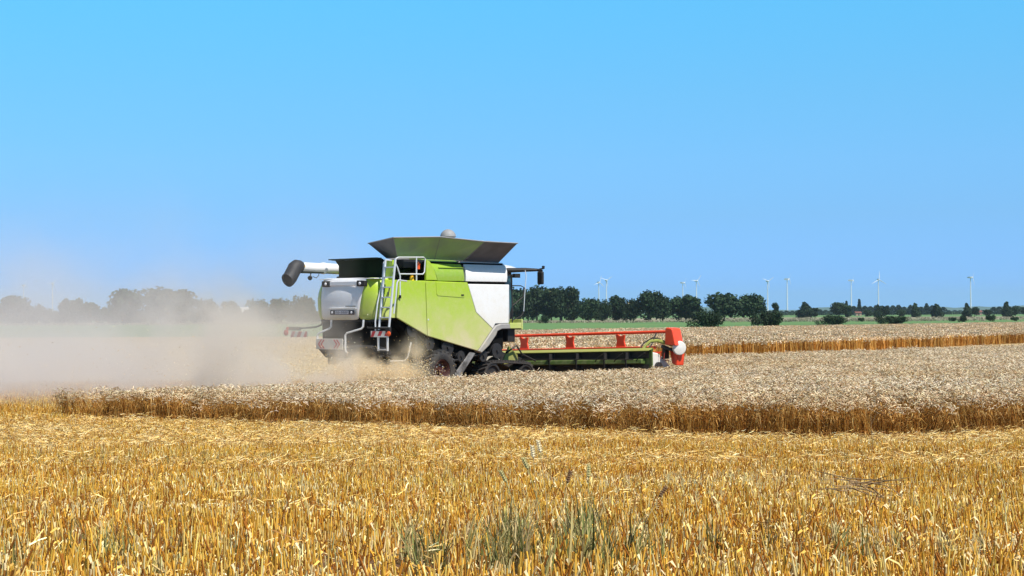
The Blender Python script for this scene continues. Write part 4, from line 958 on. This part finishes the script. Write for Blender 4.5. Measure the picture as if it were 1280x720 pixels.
WOOD = [  # px, top, width, distance, shape, label
 (636, 363, 30, 585, 'round', 'dark tree half hidden behind the cab of the harvester'),
 (650, 361.5, 26, 590, 'round', 'dark tree right behind the mirror of the harvester, first clear one of the wood'),
 (671, 358.5, 26, 600, 'round', 'tallest dark tree near the cab end of the wood'),
 (689, 361.5, 22, 590, 'tall', 'narrow dark tree in the thick left part of the wood'),
 (702, 360.5, 22, 600, 'round', 'round-topped dark tree in the middle of the wood\'s tall left part'),
 (715, 360, 18, 590, 'tall', 'last tall tree where the wood steps down, before the low trees'),
 (735, 373.5, 24, 575, 'round', 'low rounded dark tree just after the wood\'s tall part'),
 (754, 375, 20, 580, 'wide', 'low dark tree below the two closely paired wind turbines'),
 (771, 370.5, 20, 585, 'tall', 'slightly pointed dark tree above the middle reel bracket'),
 (788, 374.5, 24, 580, 'wide', 'low broad tree between the pointed tree and the high double crown'),
 (811, 364.5, 28, 570, 'round', 'high dark double-crowned tree standing out of the wood\'s lower part'),
 (828, 371, 20, 575, 'round', 'dusty grey-green tree leaning on the high double-crowned tree'),
 (848, 371.5, 24, 580, 'round', 'dark tree above the red reel end cover'),
 (867, 369.5, 22, 575, 'tall', 'last dark tree at the right end of the wood'),
 (905, 367.5, 36, 560, 'round', 'broad free-standing dark tree first right of the wood'),
 (940, 368.5, 30, 565, 'round', 'free-standing round dark tree second right of the wood')]
for a in WOOD: plant(*a[:5], a[5], G1)
for (px, top, w_, Y, sh) in ((660, 370, 34, 640, 'wide'), (700, 369, 40, 650, 'wide'), (745, 379, 34, 640, 'wide'), (780, 379, 34, 650, 'wide'), (820, 378, 36, 640, 'wide'), (857, 379, 30, 650, 'wide')):
    plant(px, top, w_, Y, sh, 'dark understorey tree filling the back of the wood', 'understorey trees at the back of the wood')
RIGHT = [
 (968, 379, 9, 640, 'tall', 'slender dark tree alone beside the second free-standing round tree'),
 (1007, 378.5, 19, 830, 'cone', 'dark pyramid-shaped tree first right of the single near turbine'),
 (1019, 385, 8, 840, 'tall', 'small dark tree at the foot of the pyramid-shaped tree'),
 (1048, 378.5, 18, 830, 'round', 'stout dark round tree with a slim one tucked beside it'),
 (1059.5, 382, 9, 835, 'tall', 'slim dark tree tucked beside the stout round one'),
 (1085, 387.5, 9, 860, 'round', 'tiny dark tree between the stout pair and the pair under the large-bladed turbine'),
 (1097, 381, 10, 830, 'cone', 'pointed tree exactly below the turbine with the largest blades'),
 (1106, 383, 10, 835, 'round', 'rounder tree beside the pointed one under the large-bladed turbine'),
 (1126, 387, 10, 860, 'round', 'low dark blob of a tree above the wide flat bush'),
 (1143.5, 379.5, 12, 830, 'cone', 'pointed dark tree alone midway between the two tallest right turbines'),
 (1170, 380.5, 15, 830, 'cone', 'broad-based pointed tree next after the lone pointed one'),
 (1209, 379.5, 11, 825, 'cone', 'pointed tree at the foot of the rightmost turbine'),
 (1218, 384, 10, 830, 'round', 'round low tree attached to the pointed one at the rightmost turbine'),
 (1235, 387, 10, 850, 'round', 'small greyish tree alone right of the rightmost turbine'),
 (1258, 378, 13, 820, 'cone', 'tall pointed tree near the right edge of the picture'),
 (1269, 382.5, 10, 825, 'round', 'lower tree leaning on the tall pointed one at the right edge'),
 (1283, 384, 12, 830, 'round', 'tree cut by the right edge of the picture')]
for a in RIGHT: plant(*a[:5], a[5], G2)
DUSTY = [
 (14, 370.5, 32, 560, 'round', 'hazy round tree at the left edge of the picture'),
 (46, 381.5, 26, 580, 'wide', 'low hazy tree between the left-edge tree and the next spires'),
 (79, 374.5, 15, 570, 'tall', 'first of two narrow hazy trees standing together'),
 (94, 374, 15, 575, 'tall', 'second of two narrow hazy trees, nearer the tall round one'),
 (114, 378.5, 24, 570, 'round', 'hazy round low tree right after the narrow pair'),
 (136, 383, 22, 590, 'wide', 'lowest hazy tree just left of the tall round one'),
 (156, 362.5, 34, 550, 'round', 'tall hazy round tree, taller neighbour of the low gap'),
 (201, 361, 44, 545, 'round', 'highest hazy tree, left half of the large double crown'),
 (226, 363.5, 36, 550, 'round', 'right half of the large hazy double crown'),
 (261, 374.5, 28, 560, 'wide', 'faint tree left of the small white farm shed'),
 (288, 377, 20, 565, 'round', 'very faint tree between the two white farm sheds'),
 (326, 375, 30, 560, 'wide', 'tree almost lost in the dust right of the white sheds'),
 (352, 374, 24, 560, 'round', 'faint tree below the grain spout'),
 (378, 371, 30, 550, 'wide', 'darkest faint tree close behind the rear hood')]
for a in DUSTY: plant(*a[:5], a[5], G3)
for px in range(2, 396, 17):
    plant(px, 388 + random.uniform(-2, 2), 26, 610 + random.uniform(-20, 20), 'bush', 'hazy hedge bush at the foot of the dust-veiled trees', 'hedge bushes in the dust', 'bush', 'bush')
BUSH = [
 (880, 388.5, 42, 285, 'dark broad bush nearest the reel end, largest on the meadow'),
 (957, 388.5, 38, 300, 'dark domed bush below the two free-standing trees'),
 (1037, 394, 36, 345, 'dark low bush below the stout round tree'),
 (1113, 394.8, 36, 365, 'widest flattest dark bush, below the large-bladed turbine'),
 (1202, 394.5, 11, 440, 'small dark bush below the rightmost turbine'),
 (1190, 396.5, 9, 470, 'tiny bush just left of the small one below the rightmost turbine'),
 (1238, 393.5, 13, 460, 'small upright bush right of the rightmost turbine'),
 (1076, 397, 8, 480, 'tiny round bush between the two low wide bushes'),
 (1268, 396, 10, 470, 'tiny bush below the pointed tree at the right edge'),
 (679, 394, 12, 470, 'pale green shrub in front of the wood near the cab')]
for px, top, w_, Y, lab in BUSH: plant(px, top, w_, Y, 'bush', lab, G4, 'bush', 'bush')
# rough tufts along the field track
TC = [(.36, .32, .25), (.27, .25, .16), (.42, .38, .30), (.12, .15, .06)]
tc_ = proto_coll('verge tufts', [grass_tuft('verge_tuft', 30, 1.0, TC, M['tuft'], .9, .06) for _ in range(5)])
pts, rots, scl = [], [], []
for _ in range(2600):
    if random.random() < .45: x = random.uniform(-190, 130); y = 500 + x*.1 + random.gauss(0, 16)
    else: x = random.uniform(60, 330); y = random.uniform(480, 760)
    s = random.uniform(.25, .8); pts.append((x, y, -.08)); rots.append((0, 0, random.uniform(0, 6.28))); scl.append((s*1.3, s*1.3, s))
scatter('verge_grass', pts, rots, scl, tc_)
# far-off woods that read as one mass
def wood(name, items):
    sb = SB()
    for (px, top, wpx, Y) in items:
        x = (px - 640)/F_PX*Y; h = CAM_H + (hor(px) - top)/F_PX*Y; w = wpx/F_PX*Y
        for _ in range(700):
            a = random.uniform(0, 6.28); r_ = math.sqrt(random.random()); zz = random.random()
            p = Vector((x + w*.5*r_*math.cos(a)*(1 - .92*zz**1.6), Y + w*.3*r_*math.sin(a), h*(.02 + .95*zz)))
            d = Vector((random.gauss(0,1), random.gauss(0,1), random.gauss(0,1))).normalized(); s1 = d.cross(Vector((.3,.2,1))).normalized(); s2 = d.cross(s1); q = h*.075
            cc = random.uniform(.6, 1.4); sb.add([tuple(p - s1*q), tuple(p + s2*q*.7), tuple(p + s1*q), tuple(p - s2*q*.7)], [(0,1,2,3)], (.017*cc, .030*cc, .021*cc))
    me = sb.mesh(name, M['leaf']); me.shade_flat(); o = bpy.data.objects.new(name, me); col.objects.link(o); o['kind'] = 'stuff'
items = []
for px in range(955, 1300, 7):
    t = 387.5 + 1.6*noise.noise((px*.05, 0, 0))
    if 1062 < px < 1120: t = 381.5 + 1.5*noise.noise((px*.1, 2, 0))
    elif 1120 <= px < 1185: t = 383 + 2.5*noise.noise((px*.1, 4, 0))
    elif px > 1236: t = 383.5 + 1.2*noise.noise((px*.1, 4, 0))
    items.append((px, t + random.uniform(-1.0, 1.2), 19, 1500 + random.uniform(-120, 120)))
items += [(1074, 373.5, 5, 1450), (1058, 376, 5, 1480), (1158, 379, 12, 1500), (1138, 381, 14, 1500)]
wood('distant_wood', items)
b = MB()
hp_ = [(k*60 - 3000, 9000, 26 + 26*noise.noise((k*.13, 1, 0)) + 9*noise.noise((k*.5, 2, 0))) for k in range(110)]
b.v = [(x, y, -5) for x, y, z in hp_] + [(x, y + 300, max(6, z)) for x, y, z in hp_] + [(x, y + 900, -5) for x, y, z in hp_]
n = len(hp_)
for k in range(n-1): b.f += [(k, k+1, n+k+1, n+k), (n+k, n+k+1, 2*n+k+1, 2*n+k)]; b.m += [0, 0]
M['hill'] = mat('wooded_hill', (.035, .06, .03), .95, c2=(.05, .08, .04), nscale=.01)
tag(b.build('hills', M['hill'], smooth=True), kind='structure')

# ------------------------------------------------------------------ wind turbines
def turbine(px, hub, Y, bl, rot, yaw, label):
    x = (px - 640)/F_PX*Y; h = CAM_H + (hor(px) - hub)/F_PX*Y; R = bl/F_PX*Y
    root = empty('wind_turbine', (x, Y, -.1), yaw); tag(root, label, 'wind turbine', 'wind turbines on the horizon')
    b = MB(); b.lathe((0,0,0), (0,0,1), [(0, h*.021), (h*.5, h*.016), (h, h*.011)], 12); b.build('tower', M['turbine'], root, smooth=True)
    b = MB(); b.loft([[(-h*.022,-h*.05,h-h*.02),(h*.022,-h*.05,h-h*.02),(h*.022,-h*.05,h+h*.025),(-h*.022,-h*.05,h+h*.025)],[(-h*.026,h*.02,h-h*.024),(h*.026,h*.02,h-h*.024),(h*.026,h*.02,h+h*.028),(-h*.026,h*.02,h+h*.028)],[(-h*.015,h*.09,h-h*.012),(h*.015,h*.09,h-h*.012),(h*.015,h*.09,h+h*.018),(-h*.015,h*.09,h+h*.018)]]); b.lathe((0,-h*.05,h), (0,-1,0), [(0,h*.022),(h*.02,h*.018),(h*.035,0)], 12); b.build('nacelle', M['turbine'], root, smooth=True)
    for k in range(3):
        a = rot + k*2*PI/3; d = Vector((math.sin(a), 0, math.cos(a))); s = Vector((math.cos(a), .25, -math.sin(a)))
        b = MB(); c0 = Vector((0, -h*.075, h)); b.loft([[c0 + d*R*t - s*w*.4*R, c0 + d*R*t + Vector((0,w*.2*R,0)), c0 + d*R*t + s*w*R, c0 + d*R*t - Vector((0,w*.2*R,0))] for t, w in ((.02,.03),(.12,.03),(.25,.06),(.6,.04),(.97,.018),(1.0,.005))]); b.build('blade', M['turbine'], root, smooth=True)
TUR = [(748.5, 353, 3600, 9, .2, .5, 'left wind turbine of the close pair above the wood'), (758, 350.5, 3400, 9, .9, .2, 'right wind turbine of the close pair above the wood'),
 (853.5, 353.5, 4200, 8, .5, 1.0, 'faintest wind turbine behind the right end of the wood'), (870.5, 351, 3500, 9, .6, .4, 'wind turbine rising behind the last tree of the wood'),
 (959.5, 351.5, 3500, 9, .9, .3, 'wind turbine just right of the second free-standing tree'), (984, 349, 3300, 9, .35, 1.1, 'bright wind turbine standing over open horizon left of the pyramid-shaped tree'),
 (1064, 350.5, 3600, 8, .1, 1.2, 'wind turbine right of the stout round tree'), (1098, 349.5, 3000, 11, .02, .15, 'wind turbine with the largest blades, one pointing straight up'),
 (1213.3, 346.8, 3100, 10, .55, .9, 'rightmost wind turbine, above a pointed tree'), (29.5, 357, 3600, 7, .3, .8, 'leftmost wind turbine, pale in the dust'), (65.5, 354.5, 3500, 8, .6, .5, 'pale wind turbine second from the left edge')]
for t in TUR: turbine(*t)

# ------------------------------------------------------------------ farm buildings far off
def shed(px, w, h, Y, name, label, cat, wall, roofm):
    x = (px - 640)/F_PX*Y; root = empty(name, (x, Y, -.1), random.uniform(-.2, .2)); tag(root, label, cat)
    b = MB(); b.box((-w/2,-4,0),(w/2,4,h*.62)); b.build('wall', wall, root)
    b = MB(); b.loft([[(-w/2-.3,-4.4,h*.6),(-w/2-.3,0,h),(-w/2-.3,4.4,h*.6)],[(w/2+.3,-4.4,h*.6),(w/2+.3,0,h),(w/2+.3,4.4,h*.6)]]); b.build('roof', roofm, root)
    b = MB(); b.box((-w*.1,-4.06,0),(w*.1,-4.0,h*.5)); b.build('door', M['dark'], root)
shed(276, 6, 5.4, 650, 'farm_shed', 'small white farm shed showing between faint trees', 'shed', M['shedwall'], M['shedroof'])
shed(304, 13, 5.4, 640, 'farm_shed', 'longer white farm shed right of the small one', 'shed', M['shedwall'], M['shedroof'])
shed(1223, 4, 3.4, 1250, 'farmhouse', 'tiny red-roofed house right of the rightmost turbine', 'house', M['brickw'], M['tile'])
shed(1072, 4, 3.0, 1250, 'farmhouse', 'tiny red-roofed house left of the large-bladed turbine', 'house', M['brickw'], M['tile'])

# ------------------------------------------------------------------ the air
b = MB(); b.box((-9000, -200, -30), (9000, 14000, 160))
hm = bpy.data.materials.new('haze'); hm.use_nodes = True; N = hm.node_tree.nodes; N.remove(N['Principled BSDF'])
pv = N.new('ShaderNodeVolumePrincipled'); hm.node_tree.links.new(pv.outputs[0], N['Material Output'].inputs['Volume'])
pv.inputs['Color'].default_value = (.58, .77, 1.0, 1); pv.inputs['Density'].default_value = .00006; pv.inputs['Anisotropy'].default_value = .2
o = b.build('haze', hm); o['kind'] = 'stuff'
